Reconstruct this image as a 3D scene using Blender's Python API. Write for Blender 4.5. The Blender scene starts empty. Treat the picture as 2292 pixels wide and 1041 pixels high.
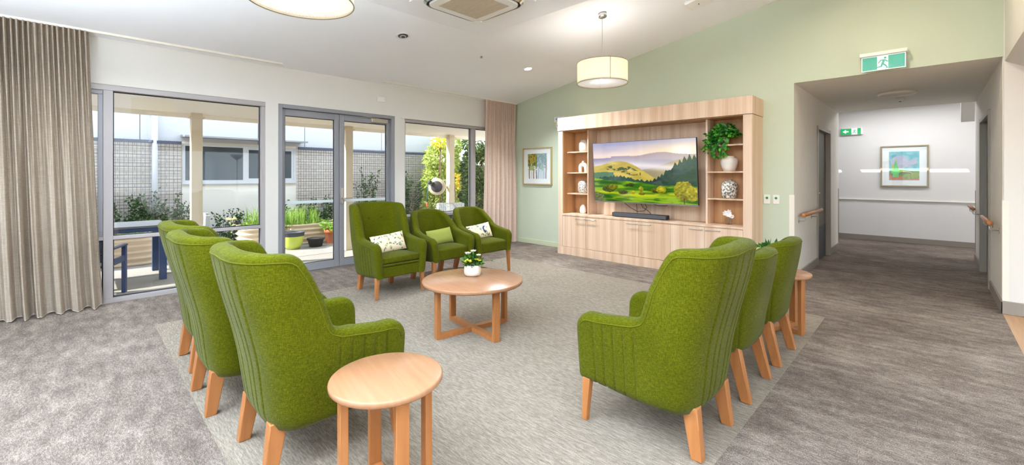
import bpy, bmesh, math, random
from mathutils import Vector, Matrix
S = bpy.context.scene
COL = S.collection
PI = math.pi
rnd = random.Random(7)
R = math.radians

# ---------------------------------------------------------------- colour / materials
def lin(c):
    out = []
    for v in c[:3]:
        v = max(0.0, v) / 255.0
        out.append(v / 12.92 if v <= 0.04045 else ((v + 0.055) / 1.055) ** 2.4)
    return (out[0], out[1], out[2], 1.0)

def new_mat(name):
    m = bpy.data.materials.new(name); m.use_nodes = True
    nt = m.node_tree
    b = nt.nodes['Principled BSDF']
    return m, nt, b

def add_bump(nt, b, src, strength, dist=0.002):
    bp = nt.nodes.new('ShaderNodeBump')
    bp.inputs['Strength'].default_value = strength
    bp.inputs['Distance'].default_value = dist
    nt.links.new(src, bp.inputs['Height'])
    nt.links.new(bp.outputs['Normal'], b.inputs['Normal'])

def plain(name, c, rough=0.5, metal=0.0, spec=0.5, emit=None, es=0.0, coat=0.0):
    m, nt, b = new_mat(name)
    b.inputs['Base Color'].default_value = lin(c)
    b.inputs['Roughness'].default_value = rough
    b.inputs['Metallic'].default_value = metal
    b.inputs['Specular IOR Level'].default_value = spec
    b.inputs['Coat Weight'].default_value = coat
    if emit:
        b.inputs['Emission Color'].default_value = lin(emit)
        b.inputs['Emission Strength'].default_value = es
    # a faint fleck keeps the surface from being a flat constant
    n = nt.nodes.new('ShaderNodeTexNoise'); n.inputs['Scale'].default_value = 180
    tc = nt.nodes.new('ShaderNodeTexCoord'); nt.links.new(tc.outputs['Object'], n.inputs['Vector'])
    add_bump(nt, b, n.outputs['Fac'], 0.04, 0.001)
    return m

def tex(name, layers, stops, rough=0.6, spec=0.3, bump=0.0, bdist=0.002, metal=0.0, coord='Object', transl=0.0, sheen=0.0, coat=0.0, checker=None):
    """layers: ((sx,sy,sz), weight, detail); stops: (pos, rgb)"""
    m, nt, b = new_mat(name)
    L = nt.links.new
    tc = nt.nodes.new('ShaderNodeTexCoord')
    acc = None
    for (sc, w, det) in layers:
        mp = nt.nodes.new('ShaderNodeMapping'); mp.inputs['Scale'].default_value = sc
        L(tc.outputs[coord], mp.inputs['Vector'])
        n = nt.nodes.new('ShaderNodeTexNoise'); n.inputs['Scale'].default_value = 1.0
        n.inputs['Detail'].default_value = det
        L(mp.outputs['Vector'], n.inputs['Vector'])
        fac = n.outputs['Fac']
        if checker and w == checker[1]:
            mp2 = nt.nodes.new('ShaderNodeMapping'); mp2.inputs['Scale'].default_value = (sc[1], sc[0], sc[2])
            L(tc.outputs[coord], mp2.inputs['Vector'])
            n2 = nt.nodes.new('ShaderNodeTexNoise'); n2.inputs['Scale'].default_value = 1.0; n2.inputs['Detail'].default_value = det
            L(mp2.outputs['Vector'], n2.inputs['Vector'])
            ck = nt.nodes.new('ShaderNodeTexChecker'); ck.inputs['Scale'].default_value = checker[0]
            L(tc.outputs[coord], ck.inputs['Vector'])
            mx = nt.nodes.new('ShaderNodeMix')
            L(ck.outputs['Fac'], mx.inputs[0]); L(n.outputs['Fac'], mx.inputs[2]); L(n2.outputs['Fac'], mx.inputs[3])
            fac = mx.outputs[0]
        ma = nt.nodes.new('ShaderNodeMath'); ma.operation = 'MULTIPLY_ADD'
        L(fac, ma.inputs[0]); ma.inputs[1].default_value = w
        if acc is None: ma.inputs[2].default_value = 0.5 - 0.5 * sum(l[1] for l in layers)
        else: L(acc, ma.inputs[2])
        acc = ma.outputs[0]
    cr = nt.nodes.new('ShaderNodeValToRGB')
    els = cr.color_ramp.elements
    while len(els) < len(stops): els.new(0.5)
    for e, (p, c) in zip(els, stops): e.position = p; e.color = lin(c)
    L(acc, cr.inputs['Fac'])
    L(cr.outputs['Color'], b.inputs['Base Color'])
    b.inputs['Roughness'].default_value = rough
    b.inputs['Metallic'].default_value = metal
    b.inputs['Specular IOR Level'].default_value = spec
    b.inputs['Coat Weight'].default_value = coat
    if sheen:
        b.inputs['Sheen Weight'].default_value = sheen; b.inputs['Sheen Roughness'].default_value = 0.45
    if bump: add_bump(nt, b, acc, bump, bdist)
    if transl:
        tr = nt.nodes.new('ShaderNodeBsdfTranslucent'); L(cr.outputs['Color'], tr.inputs['Color'])
        mx = nt.nodes.new('ShaderNodeMixShader'); mx.inputs[0].default_value = transl
        out = nt.nodes['Material Output']
        L(b.outputs[0], mx.inputs[1]); L(tr.outputs[0], mx.inputs[2]); L(mx.outputs[0], out.inputs['Surface'])
    return m

def leafmat(name, stops, transl=0.35, rough=0.45):
    m, nt, b = new_mat(name); L = nt.links.new
    g = nt.nodes.new('ShaderNodeNewGeometry'); cr = nt.nodes.new('ShaderNodeValToRGB')
    els = cr.color_ramp.elements
    while len(els) < len(stops): els.new(0.5)
    for e, (p, c) in zip(els, stops): e.position = p; e.color = lin(c)
    L(g.outputs['Random Per Island'], cr.inputs['Fac']); L(cr.outputs['Color'], b.inputs['Base Color'])
    b.inputs['Roughness'].default_value = rough; b.inputs['Specular IOR Level'].default_value = 0.4
    tr = nt.nodes.new('ShaderNodeBsdfTranslucent'); L(cr.outputs['Color'], tr.inputs['Color'])
    mx = nt.nodes.new('ShaderNodeMixShader'); mx.inputs[0].default_value = transl
    L(b.outputs[0], mx.inputs[1]); L(tr.outputs[0], mx.inputs[2]); L(mx.outputs[0], nt.nodes['Material Output'].inputs['Surface'])
    return m

def attrmat(name, rough=0.6, emit=0.0, coat=0.0, base=1.0, spec=0.5):
    m, nt, b = new_mat(name); L = nt.links.new
    a = nt.nodes.new('ShaderNodeAttribute'); a.attribute_name = 'Col'
    if base > 0: L(a.outputs['Color'], b.inputs['Base Color'])
    else: b.inputs['Base Color'].default_value = (0.004, 0.004, 0.004, 1)
    b.inputs['Roughness'].default_value = rough; b.inputs['Coat Weight'].default_value = coat
    b.inputs['Specular IOR Level'].default_value = spec
    if emit:
        L(a.outputs['Color'], b.inputs['Emission Color']); b.inputs['Emission Strength'].default_value = emit
    return m

def glassmat(name, tint=(0.97, 0.985, 0.98), refl=1.0):
    m, nt, b = new_mat(name); L = nt.links.new
    nt.nodes.remove(b)
    t = nt.nodes.new('ShaderNodeBsdfTransparent'); t.inputs['Color'].default_value = (*tint, 1)
    g = nt.nodes.new('ShaderNodeBsdfGlossy'); g.inputs['Roughness'].default_value = 0.02
    f = nt.nodes.new('ShaderNodeLayerWeight'); f.inputs['Blend'].default_value = .5
    pw = nt.nodes.new('ShaderNodeMath'); pw.operation = 'POWER'; pw.inputs[1].default_value = 4
    L(f.outputs['Facing'], pw.inputs[0])
    ml = nt.nodes.new('ShaderNodeMath'); ml.operation = 'MULTIPLY_ADD'; ml.inputs[1].default_value = .5*refl; ml.inputs[2].default_value = .035*refl
    L(pw.outputs[0], ml.inputs[0])
    mx = nt.nodes.new('ShaderNodeMixShader')
    L(ml.outputs[0], mx.inputs[0]); L(t.outputs[0], mx.inputs[1]); L(g.outputs[0], mx.inputs[2])
    L(mx.outputs[0], nt.nodes['Material Output'].inputs['Surface'])
    return m

M = {}
M['ceil'] = tex('ceiling_paint', [((3, 3, 3), .3, 2)], [(0, (242, 243, 247)), (1, (247, 248, 251))], rough=.9, spec=.1)
M['cream'] = tex('cream_paint', [((5, 5, 5), .4, 2)], [(0, (219, 217, 211)), (1, (226, 224, 219))], rough=.75, spec=.25)
M['green'] = tex('sage_green_paint', [((5, 5, 5), .4, 2)], [(0, (192, 202, 180)), (1, (199, 209, 188))], rough=.6, spec=.3)
M['corr'] = tex('corridor_paint', [((5, 5, 5), .4, 2)], [(0, (224, 220, 211)), (1, (230, 227, 219))], rough=.7, spec=.25)
M['farw'] = tex('pale_grey_paint', [((5, 5, 5), .4, 2)], [(0, (222, 220, 218)), (1, (229, 227, 225))], rough=.7, spec=.25)
M['skirt'] = plain('taupe_skirting', (140, 130, 120), .6)
M['skirtg'] = plain('green_skirting', (197, 204, 174), .5)
M['white'] = plain('white_plastic', (235, 233, 228), .4)
M['offwhite'] = plain('off_white_gloss', (232, 228, 216), .35)
M['alu'] = plain('grey_aluminium', (142, 143, 149), .45, .15)
M['aluW'] = plain('pale_aluminium', (168, 163, 163), .45, .1)
M['seal'] = plain('black_seal', (30, 30, 36), .6)
M['steel'] = plain('brushed_steel', (190, 185, 178), .3, .9)
M['chrome'] = plain('chrome', (205, 205, 205), .12, 1.0)
M['black'] = plain('black_plastic', (22, 23, 27), .5)
M['dgrey'] = plain('dark_grey', (70, 72, 78), .55)
M['glass'] = glassmat('window_glass')
M['vglass'] = glassmat('vase_glass', (0.9, 0.92, 0.92), 1.6)
M['carpet'] = tex('taupe_carpet', [((1.1, 1.8, 1), .42, 3), ((6, 15, 1), .50, 4), ((38, 90, 40), .5, 2), ((210, 240, 210), 1.0, 2)],
    [(.22, (76, 67, 60)), (.48, (110, 99, 91)), (.66, (143, 132, 122)), (.9, (176, 165, 155))], rough=.95, spec=.05, bump=.5, bdist=.004)
M['rug'] = tex('beige_carpet', [((.9, .9, 1), .22, 3), ((26, 150, 60), .75, 3), ((360, 360, 360), .8, 2)],
    [(.2, (98, 89, 78)), (.5, (137, 127, 114)), (.8, (172, 163, 150))], rough=.95, spec=.05, bump=.6, bdist=.005)
M['timber'] = tex('timber_floor', [((40, 2.2, 10), .6, 4), ((7, .8, 1), .5, 1)], [(.2, (140, 104, 74)), (.8, (186, 148, 112))], rough=.4)
M['oak'] = tex('oak_laminate', [((11, 11, .02), .75, 0), ((70, 70, 1.3), .55, 4), ((16, 16, .5), .35, 2)],
    [(.15, (188, 152, 120)), (.5, (216, 186, 158)), (.85, (232, 209, 186))], rough=.42, spec=.35)
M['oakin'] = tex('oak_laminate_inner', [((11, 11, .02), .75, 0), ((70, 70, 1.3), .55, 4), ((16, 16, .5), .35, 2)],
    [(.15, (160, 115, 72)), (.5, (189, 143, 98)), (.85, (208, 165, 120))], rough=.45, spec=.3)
M['beech'] = tex('beech_leg', [((35, 35, 2), .6, 3)], [(.2, (146, 90, 46)), (.8, (178, 118, 68))], rough=.38, spec=.4)
M['topw'] = tex('beech_top', [((4, 50, 20), .5, 3), ((2, 9, 2), .3, 1)], [(.2, (148, 104, 74)), (.8, (170, 126, 94))], rough=.25, spec=.4)
M['fab'] = tex('green_weave', [((420, 420, 60), .5, 2), ((60, 60, 420), .5, 2), ((4, 4, 4), .15, 1)],
    [(.2, (42, 45, 1)), (.5, (72, 76, 5)), (.82, (106, 110, 26))], rough=.95, spec=.04, bump=.3, bdist=.002, sheen=.07)
M['fabpipe'] = plain('green_piping', (86, 90, 16), .9, spec=.1)
M['fabcush'] = tex('olive_linen', [((200, 200, 200), .6, 2)], [(.2, (120, 128, 48)), (.8, (160, 165, 88))], rough=.9, spec=.1)
M['linen'] = tex('curtain_linen', [((16, 16, 240), .7, 2), ((180, 180, 5), .5, 2)], [(.15, (160, 147, 131)), (.5, (190, 177, 161)), (.9, (212, 201, 187))], rough=.9, spec=.05, transl=.30, bump=.2)
M['linenw'] = tex('curtain_linen_warm', [((16, 16, 240), .7, 2), ((180, 180, 5), .5, 2)], [(.15, (206, 184, 168)), (.5, (229, 209, 194)), (.9, (240, 224, 211))], rough=.9, spec=.05, transl=.30, bump=.2)
M['shade'] = tex('lamp_fabric', [((150, 150, 150), .5, 2)], [(0, (238, 232, 214)), (1, (246, 241, 226))], rough=.8, spec=.1, transl=.4)
M['diff'] = tex('pleated_diffuser', [((90, 90, 90), .4, 1)], [(0, (236, 236, 240)), (1, (246, 246, 248))], rough=.8, spec=.1, transl=.12)
M['lampon'] = plain('lit_lamp', (255, 255, 255), .5, emit=(255, 250, 240), es=2.2)
M['ceramic'] = plain('white_ceramic', (236, 229, 220), .45)
M['ceramic2'] = tex('ribbed_ceramic', [((30, 30, 320), .6, 1)], [(.2, (200, 190, 178)), (.8, (232, 226, 216))], rough=.6, bump=.4)
M['speck'] = tex('speckled_ceramic', [((95, 95, 95), 2.2, 1)], [(.3, (120, 108, 98)), (.47, (196, 186, 174)), (.6, (240, 235, 228))], rough=.5, bump=.5)
M['speck2'] = tex('mottled_ceramic', [((45, 45, 38), 2.4, 2)], [(.3, (110, 106, 98)), (.5, (178, 172, 162)), (.66, (238, 234, 226))], rough=.4, bump=.5)
M['leaf'] = leafmat('leaf_green', [(0, (22, 62, 14)), (.6, (56, 112, 30)), (1, (110, 160, 60))])
M['ivy'] = leafmat('ivy_green', [(0, (8, 62, 10)), (.5, (24, 110, 20)), (1, (96, 176, 48))], .2, .3)
M['vine'] = leafmat('vine_leaf', [(0, (38, 66, 38)), (.6, (72, 104, 62)), (1, (120, 148, 88))])
M['bushl'] = leafmat('bush_leaf', [(0, (140, 158, 64)), (.5, (192, 206, 106)), (1, (232, 236, 164))], .5)
M['bushd'] = leafmat('dark_leaf', [(0, (42, 66, 32)), (.6, (86, 114, 56)), (1, (160, 178, 104))])
M['yellowl'] = leafmat('yellow_leaf', [(0, (206, 176, 20)), (.6, (236, 214, 60)), (1, (236, 160, 80))], .5)
M['grassl'] = leafmat('grass_blade', [(0, (110, 150, 50)), (.6, (150, 186, 74)), (1, (200, 220, 130))], .5)
M['brown'] = plain('brown_bark', (96, 76, 58), .9)
M['soil'] = tex('garden_soil', [((30, 30, 30), .9, 3)], [(.2, (70, 56, 44)), (.8, (116, 98, 80))], rough=1)
M['conc'] = tex('patio_concrete', [((2, 2, 2), .5, 4), ((60, 60, 60), .4, 2)], [(.2, (138, 133, 127)), (.8, (170, 165, 158))], rough=.9, spec=.15)
M['soff'] = plain('cream_soffit', (250, 239, 223), .8)
M['postm'] = plain('cream_post', (222, 204, 176), .7)
M['bwhite'] = tex('white_cladding', [((2, 2, 2), .4, 2)], [(0, (188, 191, 198)), (1, (197, 200, 207))], rough=.7)
M['bpanel'] = tex('pale_wall_panel', [((2, 2, 2), .4, 2)], [(0, (226, 222, 216)), (1, (234, 230, 225))], rough=.7)
M['trel'] = plain('charcoal_wire', (66, 70, 84), .5, .2)
M['trelbar'] = plain('slate_bar', (66, 76, 100), .5, .2)
M['corrug'] = plain('cream_corrugated_steel', (226, 206, 180), .45)
M['navy'] = plain('slate_blue_plastic', (36, 60, 104), .5)
M['greych'] = plain('grey_plastic', (196, 200, 206), .5)
M['ttop'] = plain('grey_table_slat', (104, 108, 116), .6)
M['fence'] = tex('timber_paling', [((30, 30, 1), .6, 2)], [(.2, (96, 84, 74)), (.8, (146, 130, 116))], rough=.9)
M['limepot'] = plain('lime_glaze', (192, 208, 86), .3)
M['terra'] = plain('terracotta', (196, 112, 72), .8)
M['frost'] = plain('frosted_band', (214, 228, 232), .6)
M['dkdoor'] = plain('dark_olive_door', (92, 86, 72), .5)
M['dframe'] = plain('taupe_frame', (150, 142, 130), .45)
M['gold'] = plain('pale_gold_frame', (196, 176, 128), .35, .5)
M['bronze'] = plain('champagne_frame', (158, 146, 118), .4, .4)
M['mount'] = plain('white_mount_board', (242, 242, 244), .7)
M['paint'] = attrmat('printed_picture', .35, 0, .0)
M['print'] = attrmat('printed_cloth', .9, 0)
M['screen'] = attrmat('television_picture', .12, .85, .6, base=0, spec=.5)
M['signlit'] = attrmat('backlit_sign', .3, .28, .2, base=1)

# brick
def brickmat():
    m, nt, b = new_mat('pale_brick'); L = nt.links.new
    tc = nt.nodes.new('ShaderNodeTexCoord'); mp = nt.nodes.new('ShaderNodeMapping'); mp.inputs['Rotation'].default_value = (0, R(90), R(90))
    sx = nt.nodes.new('ShaderNodeSeparateXYZ'); cx = nt.nodes.new('ShaderNodeCombineXYZ')
    L(tc.outputs['Object'], sx.inputs[0]); L(sx.outputs['Y'], cx.inputs['X']); L(sx.outputs['Z'], cx.inputs['Y'])
    br = nt.nodes.new('ShaderNodeTexBrick'); L(cx.outputs[0], br.inputs['Vector'])
    br.inputs['Color1'].default_value = lin((224, 216, 208)); br.inputs['Color2'].default_value = lin((212, 202, 194)); br.inputs['Mortar'].default_value = lin((176, 166, 158))
    br.inputs['Scale'].default_value = 1; br.inputs['Brick Width'].default_value = .21; br.inputs['Row Height'].default_value = .07; br.inputs['Mortar Size'].default_value = .006
    L(br.outputs['Color'], b.inputs['Base Color']); b.inputs['Roughness'].default_value = .9
    return m
M['brick'] = brickmat()

# ---------------------------------------------------------------- mesh builder
class MB:
    def __init__(s): s.v = []; s.f = []; s.sm = []; s.col = None
    def add(s, vs, fs, smooth=False, xf=None):
        o = len(s.v)
        s.v += [tuple(xf @ Vector(p)) if xf else tuple(p) for p in vs]
        s.f += [tuple(i + o for i in f) for f in fs]; s.sm += [smooth] * len(fs); return s
    def box(s, x0, x1, y0, y1, z0, z1, xf=None):
        x0, x1 = min(x0, x1), max(x0, x1); y0, y1 = min(y0, y1), max(y0, y1); z0, z1 = min(z0, z1), max(z0, z1)
        v = [(x0,y0,z0),(x1,y0,z0),(x1,y1,z0),(x0,y1,z0),(x0,y0,z1),(x1,y0,z1),(x1,y1,z1),(x0,y1,z1)]
        return s.add(v, [(0,3,2,1),(4,5,6,7),(0,1,5,4),(1,2,6,5),(2,3,7,6),(3,0,4,7)], xf=xf)
    def hexa(s, lo, hi):  # lo: 4 pts ccw, hi: 4 pts ccw
        return s.add(list(lo) + list(hi), [(0,3,2,1),(4,5,6,7),(0,1,5,4),(1,2,6,5),(2,3,7,6),(3,0,4,7)])
    def bar(s, a, b, w, d, up=(0, 0, 1), w2=None, d2=None):
        a = Vector(a); b = Vector(b); t = (b - a).normalized(); u = Vector(up)
        x = t.cross(u); x = x.normalized() if x.length > 1e-4 else Vector((1, 0, 0))
        y = x.cross(t).normalized()
        w2 = w if w2 is None else w2; d2 = d if d2 is None else d2
        q = lambda p, w, d: [p - x*w/2 - y*d/2, p + x*w/2 - y*d/2, p + x*w/2 + y*d/2, p - x*w/2 + y*d/2]
        lo, hi = q(a, w, d), q(b, w2, d2)
        return s.add([*lo, *hi], [(0,1,2,3),(7,6,5,4),(0,4,5,1),(1,5,6,2),(2,6,7,3),(3,7,4,0)])
    def prism(s, poly, axis, a, b):
        n = len(poly)
        def p3(p, t): return {'x': (t, p[0], p[1]), 'y': (p[0], t, p[1]), 'z': (p[0], p[1], t)}[axis]
        v = [p3(p, a) for p in poly] + [p3(p, b) for p in poly]
        return s.add(v, [tuple(range(n)), tuple(range(2*n-1, n-1, -1))] + [(i, i+n, (i+1) % n + n, (i+1) % n) for i in range(n)])
    def lathe(s, prof, c=(0, 0, 0), n=32, xf=None, capb=True, capt=True, wob=None):
        v = []; f = []
        for (r, z) in prof:
            for k in range(n):
                a = 2*PI*k/n; rr = r * (wob(a, z) if wob else 1)
                v.append((c[0]+rr*math.cos(a), c[1]+rr*math.sin(a), c[2]+z))
        m = len(prof)
        for i in range(m-1):
            for k in range(n):
                k2 = (k+1) % n; f.append((i*n+k, i*n+k2, (i+1)*n+k2, (i+1)*n+k))
        if capb: f.append(tuple(range(n-1, -1, -1)))
        if capt: f.append(tuple((m-1)*n+k for k in range(n)))
        return s.add(v, f, True, xf)
    def tube(s, pts, r, n=8, caps=True):
        pts = [Vector(p) for p in pts]; m = len(pts); v = []; f = []
        rs = r if isinstance(r, (list, tuple)) else [r]*m
        prev = None
        for i, p in enumerate(pts):
            t = (pts[min(i+1, m-1)] - pts[max(i-1, 0)]).normalized()
            if prev is None:
                u = t.orthogonal().normalized()
            else:
                u = (prev - t*prev.dot(t)); u = u.normalized() if u.length > 1e-6 else t.orthogonal().normalized()
            prev = u; w = t.cross(u)
            for k in range(n):
                a = 2*PI*k/n; v.append(tuple(p + (u*math.cos(a) + w*math.sin(a))*rs[i]))
        for i in range(m-1):
            for k in range(n):
                k2 = (k+1) % n; f.append((i*n+k, i*n+k2, (i+1)*n+k2, (i+1)*n+k))
        if caps: f.append(tuple(range(n-1, -1, -1))); f.append(tuple((m-1)*n+k for k in range(n)))
        return s.add(v, f, True)
    def sphere(s, c, r, nu=14, nv=9, sc=(1, 1, 1)):
        prof = [(max(1e-4, r*math.sin(PI*i/nv)), -r*math.cos(PI*i/nv)) for i in range(nv+1)]
        xf = Matrix.Translation(c) @ Matrix.Diagonal((*sc, 1))
        return s.lathe(prof, n=nu, xf=xf)
    def grid(s, fn, nu, nv, smooth=True, closeu=False):
        v = [fn(i/(nu), j/(nv)) for j in range(nv+1) for i in range(nu+1)]
        f = [(j*(nu+1)+i, j*(nu+1)+i+1, (j+1)*(nu+1)+i+1, (j+1)*(nu+1)+i) for j in range(nv) for i in range(nu)]
        return s.add(v, f, smooth)
    def leaf(s, p, d, l, w, up=None, fold=.25):
        p = Vector(p); d = Vector(d).normalized()
        u = Vector(up) if up else Vector((rnd.uniform(-1, 1), rnd.uniform(-1, 1), rnd.uniform(-.2, 1)))
        x = d.cross(u); x = x.normalized() if x.length > 1e-3 else d.orthogonal().normalized()
        n = x.cross(d)
        a = p + d*l*.45
        v = [p, a + x*w/2 + n*fold*w, p + d*l, a - x*w/2 + n*fold*w, a]
        return s.add(v, [(0, 1, 4), (1, 2, 4), (2, 3, 4), (3, 0, 4)])
    def build(s, name, mat, parent=None, bevel=0, seg=2, auto=None, loc=None, rot=None, subd=0, solid=0, kind=None):
        me = bpy.data.meshes.new(name); me.from_pydata(s.v, [], s.f); me.validate(clean_customdata=False)
        if len(me.polygons) == len(s.sm): me.polygons.foreach_set('use_smooth', s.sm)
        o = bpy.data.objects.new(name, me); COL.objects.link(o)
        me.materials.append(mat)
        if parent: o.parent = parent
        if loc: o.location = loc
        if rot: o.rotation_euler = rot
        if solid:
            md = o.modifiers.new('solid', 'SOLIDIFY'); md.thickness = solid; md.offset = 0
        if bevel:
            md = o.modifiers.new('bevel', 'BEVEL'); md.width = bevel; md.segments = seg; md.limit_method = 'ANGLE'; md.angle_limit = R(40)
            me.polygons.foreach_set('use_smooth', [True]*len(me.polygons))
            md.harden_normals = False
            me.set_sharp_from_angle(angle=R(50)) if hasattr(me, 'set_sharp_from_angle') else None
        if subd:
            md = o.modifiers.new('subd', 'SUBSURF'); md.levels = subd; md.render_levels = subd
        if kind: o['kind'] = kind
        return o

def fixn(o):
    bm = bmesh.new(); bm.from_mesh(o.data); bmesh.ops.recalc_face_normals(bm, faces=bm.faces); bm.to_mesh(o.data); bm.free(); return o

def tag(o, label, cat, group=None):
    o['label'] = label; o['category'] = cat
    if group: o['group'] = group
    return o
def thing(name, label, cat, loc=(0, 0, 0), rz=0, group=None):
    o = bpy.data.objects.new(name, None); COL.objects.link(o); o.empty_display_size = .1
    o.location = loc; o.rotation_euler = (0, 0, rz)
    return tag(o, label, cat, group)
def struct(o): o['kind'] = 'structure'; return o
def sroot(name, loc=(0, 0, 0)):
    o = bpy.data.objects.new(name, None); COL.objects.link(o); o.location = loc; o['kind'] = 'structure'; return o
def kids(o): return [c for c in bpy.data.objects if c.parent == o]
def dup(root, loc, rz, label, group=None):
    r = root.copy(); COL.objects.link(r); r.location = loc; r.rotation_euler = (0, 0, rz); r['label'] = label
    if group: r['group'] = group
    for ch in kids(root):
        c = ch.copy(); COL.objects.link(c); c.parent = r
        for g in kids(ch):
            d = g.copy(); COL.objects.link(d); d.parent = c
    return r
def panel(name, fn, w, h, nx, ny, mat, parent=None, loc=(0, 0, 0), rot=(0, 0, 0)):
    """flat picture in local XZ plane facing -Y, painted by fn(u,v)->sRGB"""
    me = bpy.data.meshes.new(name)
    vs = [((i/nx-.5)*w, 0, (j/ny)*h) for j in range(ny+1) for i in range(nx+1)]
    fs = [(j*(nx+1)+i, j*(nx+1)+i+1, (j+1)*(nx+1)+i+1, (j+1)*(nx+1)+i) for j in range(ny) for i in range(nx)]
    me.from_pydata(vs, [], fs)
    at = me.color_attributes.new('Col', 'FLOAT_COLOR', 'POINT')
    buf = []
    for j in range(ny+1):
        for i in range(nx+1): buf += lin(fn(i/nx, j/ny))
    at.data.foreach_set('color', buf)
    me.materials.append(mat)
    o = bpy.data.objects.new(name, me); COL.objects.link(o); o.parent = parent; o.location = loc; o.rotation_euler = rot
    return o

# value noise for painted pictures
def _h(i, j, s=0):
    n = (i*374761393 + j*668265263 + s*1442695041) & 0xffffffff
    n = ((n ^ (n >> 13))*1274126177) & 0xffffffff
    return ((n ^ (n >> 16)) & 0xffff)/65535.0
def vn(x, y, s=0):
    i, j = math.floor(x), math.floor(y); a, b = x-i, y-j
    a = a*a*(3-2*a); b = b*b*(3-2*b)
    return (_h(i,j,s)*(1-a)+_h(i+1,j,s)*a)*(1-b) + (_h(i,j+1,s)*(1-a)+_h(i+1,j+1,s)*a)*b
def fb(x, y, s=0, o=3):
    t = 0; w = .5; z = 0
    for k in range(o): t += w*vn(x*2**k, y*2**k, s+k); z += w; w *= .5
    return t/z
def mixc(a, b, t): t = max(0, min(1, t)); return tuple(a[k]*(1-t)+b[k]*t for k in range(3))
def sstep(a, b, x):
    t = max(0, min(1, (x-a)/(b-a))); return t*t*(3-2*t)

# ================================================================ SETTING
WX = -5.75      # window wall inner face
FY = 5.88       # far (television) wall
CL, CR = -1.155, 0.453   # corridor sides
CZ = 2.33       # corridor ceiling
def ceilz(x): return 2.59 + 0.171*(x + 5.75)
XR = 3.4; YB = -4.6

# floor
f = MB(); f.box(WX, CR, YB, FY, -.12, 0); f.box(CL-.13, CR+.13, FY, 9.2, -.12, 0); f.box(-4.5, 3.4, 9.2, 10.8, -.12, 0)
struct(f.build('floor', M['carpet']))
struct(MB().box(CR, XR, YB, FY, -.12, 0).build('floor_timber', M['timber']))
rug = MB(); rug.box(-4.63, -.672, .459, 4.62, 0, .006)
tag(rug.build('rug', M['rug']), 'large pale beige inset carpet rectangle under the armchairs and coffee table', 'rug')

# window wall
w = MB(); x0, x1 = WX-.16, WX
HD = 2.14; TOPZ = 2.75
def wp(y0, y1, z0, z1): w.box(x0, x1, y0, y1, z0, z1)
wp(YB, -1.3, 0, TOPZ); wp(-1.3, 1.605, HD, TOPZ); wp(1.605, 1.748, 0, TOPZ); wp(1.748, 3.352, HD, TOPZ)
wp(3.352, 3.52, 0, TOPZ); wp(3.52, 5.72, 2.12, TOPZ); wp(5.72, FY+.15, 0, TOPZ)
struct(w.build('wall_left', M['cream']))
# far wall (green) with corridor opening
w = MB()
def poly_wall(xa, xb, za, zbf):
    return [(xa, za), (xb, za), (xb, ceilz(xb)+.02), (xa, ceilz(xa)+.02)]
w.prism(poly_wall(WX, CL, 0, 0), 'y', FY, FY+.02)
w.prism(poly_wall(CL, CR+.006, CZ, 0), 'y', FY, FY+.02)
struct(fixn(w.build('wall_far', M['green'])))
w = MB(); w.prism(poly_wall(CR+.006, XR, 0, 0), 'y', FY-.004, FY+.02)
struct(fixn(w.build('wall_far_right', M['cream'])))
# ceiling slab, raked
c = MB(); c.prism([(WX-.16, ceilz(WX-.16)), (XR, ceilz(XR)), (XR, ceilz(XR)+.14), (WX-.16, ceilz(WX-.16)+.14)], 'y', YB, FY+.14)
struct(fixn(c.build('ceiling', M['ceil'])))
# side + back of the room (behind the camera): big glazed openings added unseen for daylight fill
w = MB()
w.box(XR, XR+.14, YB, -3.4, 0, 4.3); w.box(XR, XR+.14, 4.6, FY, 0, 4.3); w.box(XR, XR+.14, -3.4, 4.6, 0, .15); w.box(XR, XR+.14, -3.4, 4.6, 3.5, 4.3)
struct(w.build('wall_right', M['cream']))
w = MB()
w.box(WX, -5.2, YB-.14, YB, 0, 2.9); w.box(2.9, XR, YB-.14, YB, 0, 4.3); w.box(-5.2, 2.9, YB-.14, YB, 0, .15)
w.prism([(-5.2, 2.45), (2.9, 2.45), (2.9, ceilz(2.9)), (-5.2, ceilz(-5.2))], 'y', YB-.14, YB)
w.box(-1.3, -1.0, YB-.14, YB, .15, 2.45)
struct(fixn(w.build('wall_near', M['cream'])))
def simple_window(name, axis, const, a0, a1, z0, z1, n):
    r = sroot(name)
    fr = MB()
    def bx(p0, p1, q0, q1):
        if axis == 'x': fr.box(const-.03, const+.03, p0, p1, q0, q1)
        else: fr.box(p0, p1, const-.03, const+.03, q0, q1)
    bx(a0, a1, z0, z0+.05); bx(a0, a1, z1-.05, z1)
    for k in range(n+1):
        p = a0+(a1-a0)*k/n; bx(max(a0, p-.03), min(a1, p+.03), z0+.05, z1-.05)
    fr.build('frame', M['alu'], r)
    for k in range(n):
        g = MB(); p = a0+(a1-a0)*k/n+.03; q = a0+(a1-a0)*(k+1)/n-.03
        if axis == 'x': g.box(const-.003, const+.003, p, q, z0+.05, z1-.05)
        else: g.box(p, q, const-.003, const+.003, z0+.05, z1-.05)
        g.build('pane', M['glass'], r)
simple_window('fill_window_3', 'x', XR+.07, -3.4, 4.6, .15, 3.5, 4)  # these three windows are added out of view to let in fill daylight
simple_window('fill_window_4', 'y', YB-.07, -5.2, -1.3, .15, 2.45, 3)
simple_window('fill_window_5', 'y', YB-.07, -1.0, 2.9, .15, 2.45, 3)
# bulkhead at the right edge
b = MB(); b.prism([(CR+.012, 2.285), (1.15, 1.86), (1.6, 1.86), (1.6, ceilz(1.6)), (CR+.012, ceilz(CR+.012))], 'y', 1.2, FY-.004)
struct(fixn(b.build('trim_bulkhead', M['cream'])))

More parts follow.
